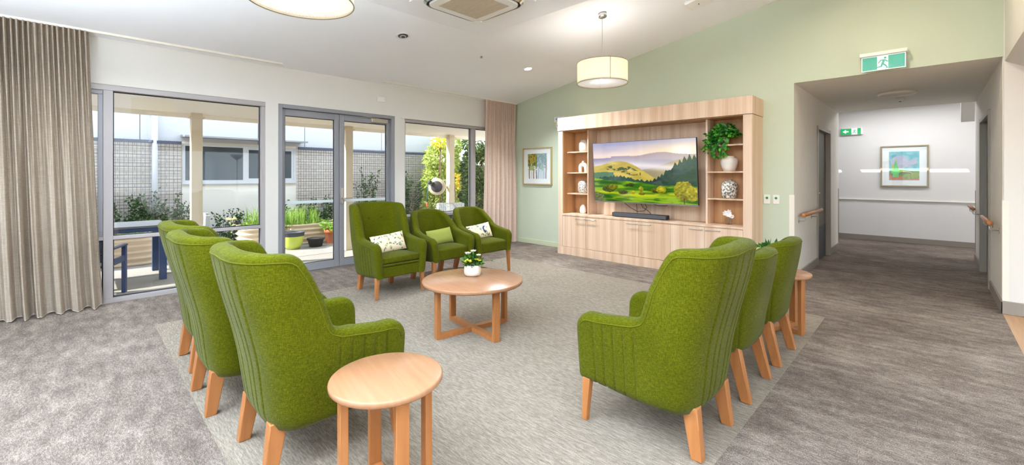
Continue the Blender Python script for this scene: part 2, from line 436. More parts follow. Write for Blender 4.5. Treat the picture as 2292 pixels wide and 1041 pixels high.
# corridor
w = MB(); w.box(CL-.12, CL, FY+.02, 7.26, 0, 2.6); w.box(CL-.12, CL, 8.30, 9.2, 0, 2.6); w.box(CL-.12, CL, 7.26, 8.30, 1.95, 2.6)
struct(w.build('wall_corridor_left', M['corr']))
w = MB(); w.box(CR, CR+.12, FY+.02, 7.02, 0, 2.6); w.box(CR, CR+.12, 8.28, 9.33, 0, 2.6); w.box(CR, CR+.12, 7.02, 8.28, 1.965, 2.6)
struct(w.build('wall_corridor_right', M['corr']))
c = MB(); c.box(CL-.12, CR+.12, FY+.02, 9.2, CZ, CZ+.2)
struct(c.build('ceiling_corridor', M['corr']))
struct(MB().box(-4.5, 3.4, 10.8, 10.92, 0, 2.6).build('wall_corridor_end', M['farw']))
w = MB(); w.box(-4.5, CL-.12, 9.08, 9.2, 0, 2.6); w.box(CR+.12, 3.4, 9.21, 9.33, 0, 2.6); w.box(-4.6, -4.5, 9.08, 10.92, 0, 2.6); w.box(3.4, 3.5, 9.08, 10.92, 0, 2.6)
struct(w.build('wall_corridor_back', M['farw']))
# far passage ceiling with a narrow roof slot that lets a blade of sun in
SL0 = 9.207; SLW = .11; PZ = 2.55
c = MB(); c.box(-4.5, 3.4, SL0+SLW, 10.92, PZ, PZ+.04); c.box(-4.5, 3.4, 9.08, SL0, PZ, PZ+.04)
for a, b2 in ((-4.5, -2.3), (-1.933, -1.64), (-.18, 3.4)): c.box(a, b2, SL0, SL0+SLW, PZ, PZ+.04)
struct(c.build('ceiling_passage', M['farw']))
struct(MB().box(.31, CR+.001, 9.5, 9.62, 2.08, 2.549).build('trim_beam', M['farw']))

# skirtings
def base(name, bx, m): struct(MB().box(*bx).build(name, m, bevel=.004))
base('baseboard_far', (WX, -4.31, FY-.014, FY, 0, .085), M['skirtg'])
base('baseboard_far_right', (-1.475, CL-.0, FY-.014, FY, 0, .085), M['skirtg'])
base('baseboard_corridor_left', (CL, CL+.014, FY+.02, 7.25, 0, .105), M['skirt'])
base('baseboard_corridor_left_end', (CL, CL+.014, 8.36, 9.2, 0, .105), M['skirt'])
base('baseboard_corridor_right', (CR-.014, CR, FY-.02, 6.94, 0, .115), M['skirt'])
base('baseboard_corridor_right_end', (CR-.014, CR, 8.36, 9.33, 0, .105), M['skirt'])
base('baseboard_right', (CR-.014, XR, FY-.02, FY-.004, 0, .118), M['skirt'])
base('baseboard_corridor_end', (-4.5, 3.4, 10.786, 10.8, 0, .098), M['skirt'])
struct(MB().box(-4.5, 3.4, 10.775, 10.8, .775, .795).build('trim_dado', M['offwhite'], bevel=.004))
def guard(name, x0, x1, y0, y1, z0, z1, m): struct(MB().box(x0, x1, y0, y1, z0, z1).build(name, m, bevel=.003))
g = MB(); g.box(CL-.048, CL+.003, FY-.004, FY, .09, 1.025); g.box(CL-.0005, CL+.003, FY, FY+.045, .09, 1.025); struct(g.build('trim_corner_guard', M['offwhite']))
g = MB(); g.box(CR-.003, CR+.036, FY-.009, FY-.004, .119, 1.025); g.box(CR-.004, CR, FY-.005, FY+.045, .119, 1.025); struct(g.build('trim_corner_guard_right', M['offwhite']))
g = MB(); g.box(CL, CL+.004, 9.15, 9.204, .106, 1.03); g.box(CL-.03, CL+.004, 9.2, 9.204, .106, 1.03); struct(g.build('trim_corner_guard_end', M['skirt']))
g = MB(); g.box(CR-.004, CR, 9.28, 9.334, .106, 1.03); struct(g.build('trim_corner_guard_rear', M['skirt']))

# corridor doors (dark leaves set back in metal frames)
def corr_door(name, x, sgn, y0, y1, zt):
    d = sroot(name)
    f = MB()
    for a, b2 in ((y0-.055, y0), (y1, y1+.055)): f.box(x-.12*sgn if False else x+sgn*.018, x-sgn*.12, a, b2, 0, zt+.05)
    f.box(x+sgn*.018, x-sgn*.12, y0, y1, zt, zt+.05)
    f.build('door_frame', M['dframe'], d, bevel=.003)
    l = MB().box(x-sgn*.085, x-sgn*.045 - sgn*.002, y0, y1, .004, zt).build('door_leaf', M['dkdoor'], d)
    MB().box(x-sgn*.0465, x-sgn*.0445, y0+.01, y1-.01, .01, .5).build('kick_plate', M['dgrey'], l)
    h = MB(); h.tube([(x-sgn*.045, y0+.08, 1.0), (x-sgn*.005, y0+.08, 1.0), (x-sgn*.005, y0+.19, 1.0)], .009)
    h.build('door_handle', M['steel'], l)
corr_door('door_2', CL, 1, 7.305, 8.255, 1.90)
corr_door('door_3', CR, -1, 7.075, 8.225, 1.93)

# ---------------- window_1 / door_1 / window_2 on the window wall
XO = WX-.075  # glazing plane
def frame_box(mb, y0, y1, z0, z1, d=.04): mb.box(XO-d, WX-.006, y0, y1, z0, z1)
def pane(parent, y0, y1, z0, z1, seal=True):
    p = MB().box(XO-.003, XO+.003, y0, y1, z0, z1).build('pane', M['glass'], parent)
    if seal:
        s = MB(); t = .009
        for a in ((y0, y0+t, z0, z1), (y1-t, y1, z0, z1), (y0+t, y1-t, z0, z0+t), (y0+t, y1-t, z1-t, z1)): s.box(XO+.003, XO+.012, *a)
        s.build('glazing_seal', M['seal'], p)
win = sroot('window_1')
f = MB(); frame_box(f, -1.3, 1.605, 2.085, HD); frame_box(f, -1.3, 1.605, 0, .042)
for a, b2 in ((-1.3, -1.25), (-.62, -.55), (.187, .258), (1.562, 1.605)): frame_box(f, a, b2, .042, 2.085)
f.build('window_frame', M['aluW'], win, bevel=.003)
f = MB()
for a, b2 in ((-1.25, -.62), (-.55, .187), (.258, 1.562)): frame_box(f, a, b2, .618, .652)
f.build('transom', M['aluW'], win, bevel=.003)
for a, b2 in ((-1.25, -.62), (-.55, .187), (.258, 1.562)):
    pane(win, a, b2, .652, 2.085); pane(win, a, b2, .042, .618)
sash = MB()
for q in ((-.55, .187, .652, .70), (-.55, .187, 2.045, 2.085), (.150, .187, .70, 2.045), (-.55, -.51, .70, 2.045)): sash.box(XO+.012, WX-.02, *q)
sash.build('sash', M['alu'], win, bevel=.002)
win = sroot('window_2')
f = MB(); frame_box(f, 3.52, 5.72, 2.075, 2.12); frame_box(f, 3.52, 5.72, 0, .042)
for a, b2 in ((3.52, 3.535), (4.868, 4.945), (5.68, 5.72)): frame_box(f, a, b2, .042, 2.075)
f.build('window_frame', M['aluW'], win, bevel=.003)
f = MB()
for a, b2 in ((3.535, 4.868), (4.945, 5.68)): frame_box(f, a, b2, .615, .648)
f.build('transom', M['aluW'], win, bevel=.003)
for a, b2 in ((3.535, 4.868), (4.945, 5.68)):
    pane(win, a, b2, .648, 2.075); pane(win, a, b2, .042, .615)
struct(MB().box(WX-.07, WX+.012, 3.46, 5.72, 2.12, 2.128).build('trim_window_head', M['offwhite']))
# double door
dr = sroot('door_1')
f = MB()
frame_box(f, 1.748, 1.799, 0, HD, .06); frame_box(f, 3.30, 3.352, 0, HD, .06); frame_box(f, 1.799, 3.30, 2.093, HD, .06)
f.build('door_frame', M['alu'], dr, bevel=.003)
MB().box(WX-.14, WX+.0, 1.748, 3.352, .0, .008).build('threshold', M['steel'], dr)
def leafd(y0, y1, ga, gb, hy, hd):
    l = MB()
    for q in ((y0, ga, .012, 2.09), (gb, y1, .012, 2.09), (ga, gb, .012, .108), (ga, gb, 2.006, 2.09)): l.box(XO-.025, XO+.025, *q)
    lf = l.build('door_leaf', M['alu'], dr, bevel=.002)
    p = MB().box(XO-.003, XO+.003, ga, gb, .108, 2.006).build('pane', M['glass'], lf)
    s = MB(); t = .008
    for q in ((ga, ga+t, .108, 2.006), (gb-t, gb, .108, 2.006), (ga+t, gb-t, .108, .108+t), (ga+t, gb-t, 2.006-t, 2.006)): s.box(XO+.003, XO+.010, *q)
    s.build('glazing_seal', M['seal'], lf)
    MB().box(XO+.004, XO+.0055, ga+.009, gb-.009, .888, .925).build('safety_band', M['frost'], lf)
    return lf
la = leafd(1.801, 2.527, 1.840, 2.462, 0, 0)
lb = leafd(2.533, 3.298, 2.598, 3.240, 0, 0)
h = MB(); h.box(XO+.025, XO+.035, 2.55, 2.582, .86, 1.08)
h.tube([(XO+.035, 2.566, .94), (XO+.075, 2.566, .94), (XO+.08, 2.60, .94), (XO+.08, 2.69, .94)], .009)
h.build('door_handle', M['steel'], lb)
cl = MB(); cl.box(XO+.027, XO+.075, 2.98, 3.24, 2.018, 2.075)
cl.build('door_closer', M['steel'], lb, bevel=.006)
cl = MB(); cl.box(XO+.03, XO+.05, 2.79, 3.16, 2.098, 2.12); cl.bar((XO+.05, 2.84, 2.096), (XO+.055, 3.10, 2.08), .022, .008)
cl.build('closer_arm', M['steel'], lb)

# curtain tracks
def track(name, y0, y1): struct(MB().box(WX+.10, WX+.14, y0, y1, ceilz(WX+.12)-.018, ceilz(WX+.12)+.003).build(name, M['offwhite']))
track('trim_curtain_track', -2.2, 1.76); track('trim_curtain_track_far', 3.08, 5.86)

# ---------------- neighbouring outdoors: patio, veranda, building
p = MB(); p.box(-8.15, WX-.16, -7, 12, -.1, -.002)
struct(p.build('floor_patio', M['conc']))
j = MB(); j.box(-8.15, WX-.16, .9, .912, -.003, -.0005); j.box(-8.15, WX-.16, 3.4, 3.412, -.003, -.0005); j.box(-6.98, -6.968, -7, 12, -.003, -.0005)
struct(j.build('trim_paving_joint', M['dgrey']))
struct(MB().box(-9.5, -8.15, -7, 12, -.1, .03).build('floor_garden_bed', M['soil']))
struct(MB().box(-40, 30, -40, -7, -.2, -.1).box(XR+.14, 30, -7, 40, -.2, -.1).box(-40, -9.5, -7, 40, -.2, -.1).build('floor_ground', M['conc']))
s = MB(); s.prism([(-7.16, 2.065), (WX-.16, 2.20), (WX-.16, 2.72), (-7.16, 2.3)], 'y', -7, 8.3)
struct(fixn(s.build('ceiling_veranda', M['soff'])))
struct(MB().box(-7.12, -7.06, -7, 8.3, 2.02, 2.08).build('trim_veranda_beam', M['soff']))
struct(MB().box(-7.2, -7.16, -7, 8.3, 2.05, 2.32).build('trim_gutter', M['offwhite']))
PLAB = ['cream square veranda post behind the left window beside the perforated patio chair', 'cream square veranda post behind the double glass door', 'cream square veranda post carrying the round hose reel']
for y, lb_ in zip((1.135, 3.228, 5.385), PLAB):
    t = thing('veranda_post', lb_, 'post', (-7.06, y, -.002), group='veranda posts')
    MB().box(-.06, .06, -.062, .062, 0, 2.085).build('shaft', M['postm'], t, bevel=.004)
    MB().box(-.085, .085, -.085, .085, 2.02, 2.036).build('cap_plate', M['postm'], t)
# building opposite
BX = -9.5
bd = thing('building', 'pale single storey brick building facing the patio beyond the windows', 'building', (BX, 3, 0))
MB().box(-.25, -.02, -10, 3.45, -.1, 1.86).build('brick_wall', M['brick'], bd)
fp = MB()
ys = [-10, -8.4, -6.2, -4.2, -2.245, -.475, .402, 2.177, 3.6]
for a, b2 in zip(ys, ys[1:]): fp.box(-.25, 0, a+.006, b2-.006, 1.855, 2.42)
fp.build('fascia_panel', M['bwhite'], bd)
MB().box(-.25, -.012, -10, 3.6, 1.86, 2.40).build('backing', M['dgrey'], bd)
lp = MB(); lp.box(-.02, .01, -1.68, -.478, .0, 1.10); lp.box(-.02, .01, -.468, .225, .0, 1.10)
lp.build('under_window_panel', M['bpanel'], bd)
MB().box(-.02, .004, -1.68, .225, 1.10, 1.856).build('window_surround', M['soff'], bd)
wf = MB()
for q in ((-1.675, .215, 1.115, 1.165), (-1.675, .215, 1.78, 1.815), (-1.675, -1.64, 1.165, 1.78), (-.745, -.69, 1.165, 1.78), (.165, .215, 1.165, 1.78)): wf.box(.0, .05, *q)
wf.box(.0, .07, -1.69, .23, 1.095, 1.115)
bw = wf.build('window', M['bwhite'], bd)
dkglass = plain('dark_window_glass', (38, 56, 70), .1, spec=.35)
MB().box(.01, .022, -1.64, -.745, 1.165, 1.78).build('pane', dkglass, bw)
ws = MB()
for q in ((-.69, .165, 1.165, 1.195), (-.69, .165, 1.75, 1.78), (-.69, -.65, 1.195, 1.75), (.125, .165, 1.195, 1.75)): ws.box(.0, .04, *q)
ws.build('sash', M['bwhite'], bw)
MB().box(.01, .022, -.65, .125, 1.195, 1.75).build('pane', dkglass, bw)
MB().prism([(0, 1.93), (.42, 1.915), (.42, 1.945), (0, 1.975)], 'y', -1.70, .32).build('sunshade', M['alu'], bd)
dp = MB(); dp.tube([(.07, -2.06, .05), (.07, -2.06, 2.42)], .045, 14)
dp.build('downpipe', M['bwhite'], bd)

# trellis panels
def trellis(y0, y1, z0, z1, label):
    t = thing('wire_trellis', label, 'trellis', (BX+.09, (y0+y1)/2, z0), group='wire trellises')
    m = MB(); h = z1-z0; hw = (y1-y0)/2; r = .0026
    n = max(2, round((y1-y0)/.052))
    for k in range(n+1):
        y = -hw+2*hw*k/n; m.box(-r, r, y-r, y+r, 0, h+.01)
    n2 = round(h/.05)
    for k in range(n2): 
        z = h*k/n2; m.box(-r, r, -hw, hw, z-r, z+r)
    m.build('wire_mesh', M['trel'], t)
    MB().box(-.03, .02, -hw, hw, h-.045, h).build('top_rail', M['trelbar'], t)
trellis(-.5, .92, .42, 1.85, 'wire mesh trellis left of the white downpipe, partly behind the curtain')
trellis(.965, 1.30, .42, 1.845, 'narrow wire mesh trellis between the downpipe and the building window')
trellis(3.245, 4.33, .42, 1.84, 'wire mesh trellis seen through the left leaf of the glass door')
trellis(4.36, 6.38, .42, 1.83, 'wide wire mesh trellis seen through the right door leaf and far window')
# paling fence far right
pf = MB()
for k in range(22): pf.box(-9.2, -9.17, 7.2+k*.125, 7.31+k*.125, .0, 1.55)
pf.box(-9.17, -9.14, 7.2, 9.95, .3, .4); pf.box(-9.17, -9.14, 7.2, 9.95, 1.2, 1.3)
tag(pf.build('paling_fence', M['fence']), 'weathered brown paling fence behind the dark shrub at far right', 'fence')

# ================================================================ CHAIRS
def interp(pts, x):
    if x <= pts[0][0]: return pts[0][1]
    for (a, va), (b2, vb) in zip(pts, pts[1:]):
        if x <= b2:
            t = (x-a)/(b2-a); t = t*t*(3-2*t); return va+(vb-va)*t
    return pts[-1][1]
def linp(pts, x):
    if x <= pts[0][0]: return pts[0][1]
    for (a, va), (b2, vb) in zip(pts, pts[1:]):
        if x <= b2: return va+(vb-va)*(x-a)/(b2-a)
    return pts[-1][1]

def shell(P):
    f, yc0, n = P['f'], P['yc'], P['n']
    # plan parameter table at mid height, half curve from the arm front (a=0) to the middle of the back
    hw0, yb0 = P['hw'](.5), P['yb'](.5)
    pts = [(hw0, f-(f-yc0)*i/30, ('s', i/30)) for i in range(31)]
    for i in range(1, 121):
        ph = PI/2*(1-i/120)
        pts.append((hw0*abs(math.sin(ph))**(2/n), yc0-(yc0-yb0)*abs(math.cos(ph))**(2/n), ('c', ph)))
    arc = [0]
    for p, q in zip(pts, pts[1:]): arc.append(arc[-1]+math.hypot(q[0]-p[0], q[1]-p[1]))
    LH = arc[-1]
    NC = P.get('nc', 230)
    def prm(a):
        for i in range(len(arc)-1):
            if a <= arc[i+1]+1e-9:
                t = (a-arc[i])/(arc[i+1]-arc[i]+1e-12)
                p, q = pts[i][2], pts[i+1][2]
                if p[0] == 's' and q[0] == 's': return ('s', p[1]+(q[1]-p[1])*t)
                pa = PI/2 if p[0] == 's' else p[1]
                return ('c', pa+(q[1]-pa)*t)
        return ('c', 0)
    def pos(a, side, z):
        k, v = prm(a); hw, yb = P['hw'](z), P['yb'](z)
        if k == 's':
            x, y = hw, f-(f-yc0)*v; fl = v
        else:
            x = hw*abs(math.sin(v))**(2/n); y = yc0-(yc0-yb+P['lean'](z))*abs(math.cos(v))**(2/n); fl = 1
        # wings and back lean away at the top
        x *= 1-P['nar'](z)*sstep(.5, 1, (a/LH))
        return Vector((side*x, y, z))
    cols = []
    al = [LH*i/NC for i in range(NC+1)]
    allc = [(a, 1) for a in al] + [(a, -1) for a in reversed(al[:-1])]
    NV = P.get('nv', 22); th = P['th']
    grid = []
    for (a, sd) in allc:
        zt = P['top'](a, LH) - th*.42
        zb = P['zb'](a, LH)
        grid.append([pos(a, sd, zb+(zt-zb)*j/NV) for j in range(NV+1)])
    m = len(grid)
    outer, inner, nor = [], [], []
    for i in range(m):
        ro, ri, rn = [], [], []
        for j in range(NV+1):
            du = grid[min(i+1, m-1)][j]-grid[max(i-1, 0)][j]
            # use the horizontal direction of neighbouring columns at equal height for a steady normal
            a, sd = allc[i]; z = grid[i][j].z; e = .004
            aa, ab = max(0, a-e), min(LH, a+e)
            t = (pos(ab, sd, z)-pos(aa, sd, z))*sd
            if a > LH-2*e: t = Vector((-1, 0, 0))
            dz = pos(a, sd, z+.01)-pos(a, sd, z-.01)
            nn = t.cross(dz); nn.normalize()
            if nn.dot(Vector((sd*(1 if a < LH*.6 else .2), -(0 if a < LH*.45 else 1), 0))) < 0: nn = -nn
            g = 0
            for (a0, z0, z1) in P['seams']:
                if z0 < z < z1: g += math.exp(-((a-a0)/.0048)**2)*min(1, (z1-z)/.03)
            off = th/2
            bul = P['bulge']*math.sin(PI*min(1, max(0, (z-.2)/.75)))
            edge = .016*(1-min(1, (j/NV)/.10))**2
            ro.append(grid[i][j]+nn*(off+bul-.0075*min(1, g)-edge)); ri.append(grid[i][j]-nn*off); rn.append(nn)
        outer.append(ro); inner.append(ri); nor.append(rn)
    mb = MB()
    W = NV+1
    vo = [p for r_ in outer for p in r_]; vi = [p for r_ in inner for p in r_]
    N = len(vo)
    vs = vo+vi; fs = []
    for i in range(m-1):
        for j in range(NV):
            a, b2, c, d = i*W+j, (i+1)*W+j, (i+1)*W+j+1, i*W+j+1
            fs.append((a, d, c, b2)); fs.append((N+a, N+b2, N+c, N+d))
    # boundary loop: up the first column, along the top, down the last column
    loop = [(0, j) for j in range(NV)] + [(i, NV) for i in range(m)] + [(m-1, j) for j in range(NV-1, -1, -1)]
    KC = 7
    prev = None
    for li, (i, j) in enumerate(loop):
        B = (outer[i][j]+inner[i][j])/2
        p0 = grid[loop[max(li-1, 0)][0]][loop[max(li-1, 0)][1]]; p1 = grid[loop[min(li+1, len(loop)-1)][0]][loop[min(li+1, len(loop)-1)][1]]
        T = (p1-p0).normalized(); nn = nor[i][j]
        d = nn.cross(T).normalized()
        ref = grid[min(max(i, 3), m-4)][max(j-2, 0)]
        if i in (0, m-1) and j < NV: ref = grid[3 if i == 0 else m-4][j]
        if d.dot(grid[i][j]-ref) < 0: d = -d
        half = (outer[i][j]-inner[i][j])/2
        ids = [i*W+j]
        for k in range(1, KC):
            t = PI*k/KC
            cx = math.copysign(abs(math.cos(t))**.75, math.cos(t)); sy = math.sin(t)**.75
            vs.append(B+half*cx+d*th*.42*sy); ids.append(len(vs)-1)
        ids.append(N+i*W+j)
        if prev:
            for k in range(KC): fs.append((prev[k], prev[k+1], ids[k+1], ids[k]))
        prev = ids
    # underside
    for i in range(m-1): fs.append((i*W, (i+1)*W, N+(i+1)*W, N+i*W))
    mb.add(vs, fs, True)
    # piping path just on the outer top edge
    pip = []
    for li, (i, j) in enumerate(loop):
        if j == NV and i % 3 == 0: pip.append(outer[i][j]+nor[i][j]*.0005+Vector((0, 0, .004)))
    return mb, pip, pos, LH

def rbox(x0, x1, y0, y1, z0, z1, crown=0, p=5, nu=18):
    """soft upholstered block: a rounded box with a crowned top"""
    mb = MB(); cx, cy, cz = (x0+x1)/2, (y0+y1)/2, (z0+z1)/2; hx, hy, hz = (x1-x0)/2, (y1-y0)/2, (z1-z0)/2
    r = min(hz*.75, .03)
    def fn(u, v):
        # superellipsoid
        th_ = (v-.5)*PI; ph = (u-.5)*2*PI
        s = lambda t, e: math.copysign(abs(math.sin(t))**e, math.sin(t)); c = lambda t, e: math.copysign(abs(math.cos(t))**e, math.cos(t))
        e1 = .28; e2 = .16
        x = c(th_, e1)*c(ph, e2); y = c(th_, e1)*s(ph, e2); z = s(th_, e1)
        zz = cz+hz*z
        if z > 0: zz += crown*(1-x*x)*(1-y*y)*z
        return (cx+hx*x, cy+hy*y, zz)
    mb.grid(fn, 56, 24)
    return mb

def leg_set(t, zt, zr, sp=.19, tb=-.19):
    for s in (-1, 1):
        MB().bar((s*.262, .258, zt), (s*.272, .268, 0), .042, .042, up=(0, 1, 0), w2=.030, d2=.030).build('leg', M['beech'], t, bevel=.004)
    for s in (-1, 1):
        MB().hexa([(s*sp-.022, -.292, 0), (s*sp+.022, -.292, 0), (s*sp+.022, -.242, 0), (s*sp-.022, -.242, 0)],
                  [(s*(sp-.012)-.026, tb-.035, zr), (s*(sp-.012)+.026, tb-.035, zr), (s*(sp-.012)+.026, tb+.035, zr), (s*(sp-.012)-.026, tb+.035, zr)]).build('leg', M['beech'], t, bevel=.004)

def wing_top(a, LH):
    z = linp([(0, .555), (.10, .556), (.29, .580), (.335, .598), (.352, .622), (.368, .668), (.430, .870), (.442, .912), (.452, .926), (.475, .931), (.56, .939), (LH, .948)], a)
    r = .05
    if a < r: z -= r-math.sqrt(max(0, r*r-(r-a)**2))
    return z
HB = dict(f=.275, yc=-.125, n=3.6, th=.078, bulge=.010,
    hw=lambda z: linp([(.2, .243), (.55, .268), (.95, .276)], z),
    yb=lambda z: linp([(.2, -.235), (.5, -.265), (1, -.30)], z), lean=lambda z: .085*sstep(.42, 1.0, z), nar=lambda z: .12*(1-sstep(.2, .6, z)),
    top=wing_top, zb=lambda a, LH: .205 - .012*sstep(.05, .3, a), 
    seams=[(a, .2, .53) for a in (.075, .130, .185, .240, .295)] + [(a, .2, .91) for a in (.585, .645, .705)])
def tub_top(a, LH):
    z = linp([(0, .535), (.10, .545), (.26, .578), (.33, .605), (.375, .650), (.43, .735), (.462, .782), (.49, .804), (.54, .816), (LH, .825)], a)
    r = .05
    if a < r: z -= r-math.sqrt(max(0, r*r-(r-a)**2))
    return z
TB = dict(f=.275, yc=-.085, n=3.2, th=.07, bulge=.012,
    hw=lambda z: linp([(.25, .240), (.5, .266), (.60, .262), (.83, .205)], z),
    yb=lambda z: linp([(.25, -.225), (.5, -.25), (.9, -.262)], z), lean=lambda z: .055*sstep(.42, .85, z), nar=lambda z: .12*(1-sstep(.2, .6, z)),
    top=tub_top, zb=lambda a, LH: .275 - .010*sstep(.05, .3, a),
    seams=[(.50, .2, .50)])

def smooth_pts(fn, w=.02):
    def g(a, LH): return sum(fn(min(LH, max(0, a+k*w/3)), LH) for k in (-3, -2, -1, 0, 1, 2, 3))/7 if a > .06 else fn(a, LH)
    return g
HB['top'] = smooth_pts(wing_top, .006); TB['top'] = smooth_pts(tub_top, .02)

def make_high(label, loc, rz, group):
    t = thing('high_back_armchair', label, 'armchair', loc, rz, group)
    mb, pip, pos, LH = shell(HB)
    sh = fixn(mb.build('backrest', M['fab'], t))
    pm = MB(); pm.tube(pip, .0028, 5); pm.build('piping', M['fabpipe'], sh)
    b = MB(); b.box(-.23, .23, -.20, .282, .205, .322)
    b.build('front_rail', M['fab'], t, bevel=.012, seg=3)
    rbox(-.225, .225, -.21, .292, .318, .345).build('seat_roll', M['fab'], t)
    rbox(-.228, .228, -.22, .288, .342, .415, crown=.02).build('seat_cushion', M['fab'], t)
    for s in (-1, 1):
        xb = MB(); xb.sphere((s*.075, -.262-.012, .775), .014, 12, 7, (1, .5, 1)); xb.build('button', M['fab'], t)
    leg_set(t, .215, .222, .19, -.232)
    return t
def make_tub(label, loc, rz, group):
    t = thing('tub_armchair', label, 'armchair', loc, rz, group)
    mb, pip, pos, LH = shell(TB)
    sh = fixn(mb.build('backrest', M['fab'], t))
    pm = MB(); pm.tube(pip, .0026, 5); pm.build('piping', M['fabpipe'], sh)
    rbox(-.228, .228, -.21, .285, .272, .42, crown=.022).build('seat_cushion', M['fab'], t)
    leg_set(t, .285, .285, .20, -.195)
    return t
GH = 'high-back green armchairs'; GT = 'low-back green tub chairs'
hb = make_high('green high-back armchair nearest on the left, beside the small round side table', (-2.132, .822, .006), 0, GH)
dup(hb, (-2.87, .757, .006), 0, 'green high-back armchair in the middle of the left row of three')
dup(hb, (-3.53, .79, .006), 0, 'green high-back armchair at the curtain end of the left row')
dup(hb, (-1.0, 2.10, .006), R(90), 'green high-back armchair nearest on the right, seen from behind')
dup(hb, (-4.225, 2.375, .006), R(-90), 'green high-back armchair with two buttons and floral cushion before the glass door')
tb = make_tub('low green tub chair with plain olive cushion in front of the far window', (-4.225, 3.06, .006), R(-90), GT)
dup(tb, (-4.225, 3.70, .006), R(-90), 'low green tub chair with floral cushion closest to the far curtain')
dup(tb, (-.995, 2.78, .006), R(90), 'low green tub chair in the middle of the right row')
dup(tb, (-.99, 3.41, .006), R(90), 'low green tub chair at the far end of the right row beside a side table')

# cushions
def cushion(name, label, w, h, t, loc, rz, tilt, roll, mat, paint=None):
    o_ = MB(); nx, ny = 72, 40
    def fn(sgn):
        def g(u, v):
            a, b2 = 2*u-1, 2*v-1
            k = (1-abs(a)**3.2)**.62*(1-abs(b2)**3.2)**.62
            pinch = 1-.05*(1-abs(a)**2)*abs(b2)**6; pin2 = 1-.05*(1-abs(b2)**2)*abs(a)**6
            return (a*w/2*pin2, sgn*t/2*k, b2*h/2*pinch)
        return g
    o_.grid(fn(-1), nx, ny); o_.grid(fn(1), nx, ny)
    o = o_.build(name, mat)
    fixn(o) if not paint else None
    if paint:
        at = o.data.color_attributes.new('Col', 'FLOAT_COLOR', 'POINT'); buf = []
        for v in o.data.vertices:
            buf += lin(paint((v.co.x/w+.5), (v.co.z/h+.5), v.co.y))
        at.data.foreach_set('color', buf)
    o.matrix_world = Matrix.Translation(loc) @ Matrix.Rotation(rz, 4, 'Z') @ Matrix.Rotation(tilt, 4, 'X') @ Matrix.Rotation(roll, 4, 'Y')
    return tag(o, label, 'cushion', 'scatter cushions')
def floral(seed, blue):
    rr = random.Random(seed)
    sprigs = []
    for k in range(46):
        x, y, a = rr.random()*2, rr.random(), rr.random()*2*PI
        L_ = rr.uniform(.09, .20); wd = rr.uniform(.022, .048)
        c = rr.choice([(96, 120, 66), (128, 146, 84), (70, 98, 70), (140, 150, 60), (196, 176, 120), (64, 84, 90)])
        sprigs.append((x, y, math.cos(a), math.sin(a), L_, wd, c))
    flowers = [(rr.random()*2, rr.random(), rr.uniform(.06, .11), rr.choice([(150, 176, 150), (90, 120, 130), (170, 184, 140)])) for _ in range(9)]
    def p(u, v, d):
        x, y = u*2, v
        c = (244, 226, 200)
        for (fx, fy, r_, fc) in flowers:
            dx, dy = x-fx, y-fy; q = math.hypot(dx, dy); an = math.atan2(dy, dx)
            if q < r_*(.75+.25*math.cos(5*an)): c = mixc(fc, (236, 222, 170), .8 if q < r_*.3 else .15)
        for (sx, sy, ca, sa, L_, wd, cc) in sprigs:
            dx, dy = x-sx, y-sy; al = dx*ca+dy*sa; pe = -dx*sa+dy*ca
            if 0 < al < L_ and abs(pe) < wd*math.sin(PI*al/L_): c = cc
        for (bx, by, br) in blue:
            dx, dy = x-bx, y-by
            if (dx/br)**2+(dy/(br*1.5))**2 < 1 and not ((dx-br*.5)/br)**2+((dy-.03)/(br*1.2))**2 < .5: c = (34, 62, 112)
        return c
    return p
cushion('cushion', 'cream floral cushion with blue mark at its left end, on the high-back armchair', .40, .205, .11, (-4.205, 2.375, .521), R(90), R(-20), R(-5), M['print'], floral(3, [(.12, .55, .10)]))
cushion('cushion', 'plain olive green cushion on the tub chair in the middle of the back row', .36, .19, .11, (-4.20, 3.05, .520), R(90), R(-20), R(-4), M['fabcush'])
cushion('cushion', 'cream floral cushion with dark blue motif on the tub chair nearest the far curtain', .40, .20, .11, (-4.205, 3.68, .522), R(90), R(-20), R(-5), M['print'], floral(11, [(1.25, .55, .16)]))

# ================================================================ TABLES
def round_table(name, label, loc, rz, r, h, lr, lw, ld, group=None, th=.028):
    t = thing(name, label, 'table', loc, rz, group)
    e = .006
    MB().lathe([(r-e, h-th), (r, h-th+e), (r, h-e), (r-e*.4, h-e*.3), (r-e, h)], n=72).build('table_top', M['topw'], t, auto=1)
    for k in range(4):
        a = k*PI/2; c, s = math.cos(a), math.sin(a)
        xf = Matrix.Rotation(a, 4, 'Z')
        MB().box(lr-ld/2, lr+ld/2, -lw/2, lw/2, 0, h-th, xf).build('leg', M['beech'], t, bevel=.003)
    b = MB(); b.box(-lr+ld/2, lr-ld/2, -lw/2, lw/2, 0, .035); b.box(-lw/2, lw/2, -lr+ld/2, -lw/2, 0, .035); b.box(-lw/2, lw/2, lw/2, lr-ld/2, 0, .035)
    b.build('cross_base', M['beech'], t, bevel=.002)
    return t
round_table('coffee_table', 'round light timber coffee table with cross base in the middle of the rug', (-2.646, 2.243, .006), R(-7.3), .402, .414, .318, .052, .032)
round_table('side_table', 'small round timber side table in the foreground beside the nearest left armchair', (-1.528, .856, .006), R(-11.5), .2155, .464, .165, .05, .03, 'small round side tables', .025)
round_table('side_table', 'small round timber side table beyond the right row of armchairs, holding a plant', (-.885, 4.025, .006), R(-20.5), .2155, .464, .165, .05, .03, 'small round side tables', .025)

def flower_mb(mb, c, r, n, d=(0, 0, 1), l=None):
    d = Vector(d).normalized(); u = d.orthogonal().normalized(); w = d.cross(u)
    for k in range(n):
        a = 2*PI*k/n; o = (u*math.cos(a)+w*math.sin(a))
        mb.leaf(Vector(c), o+d*.55, r, r*.75, up=d, fold=-.2)
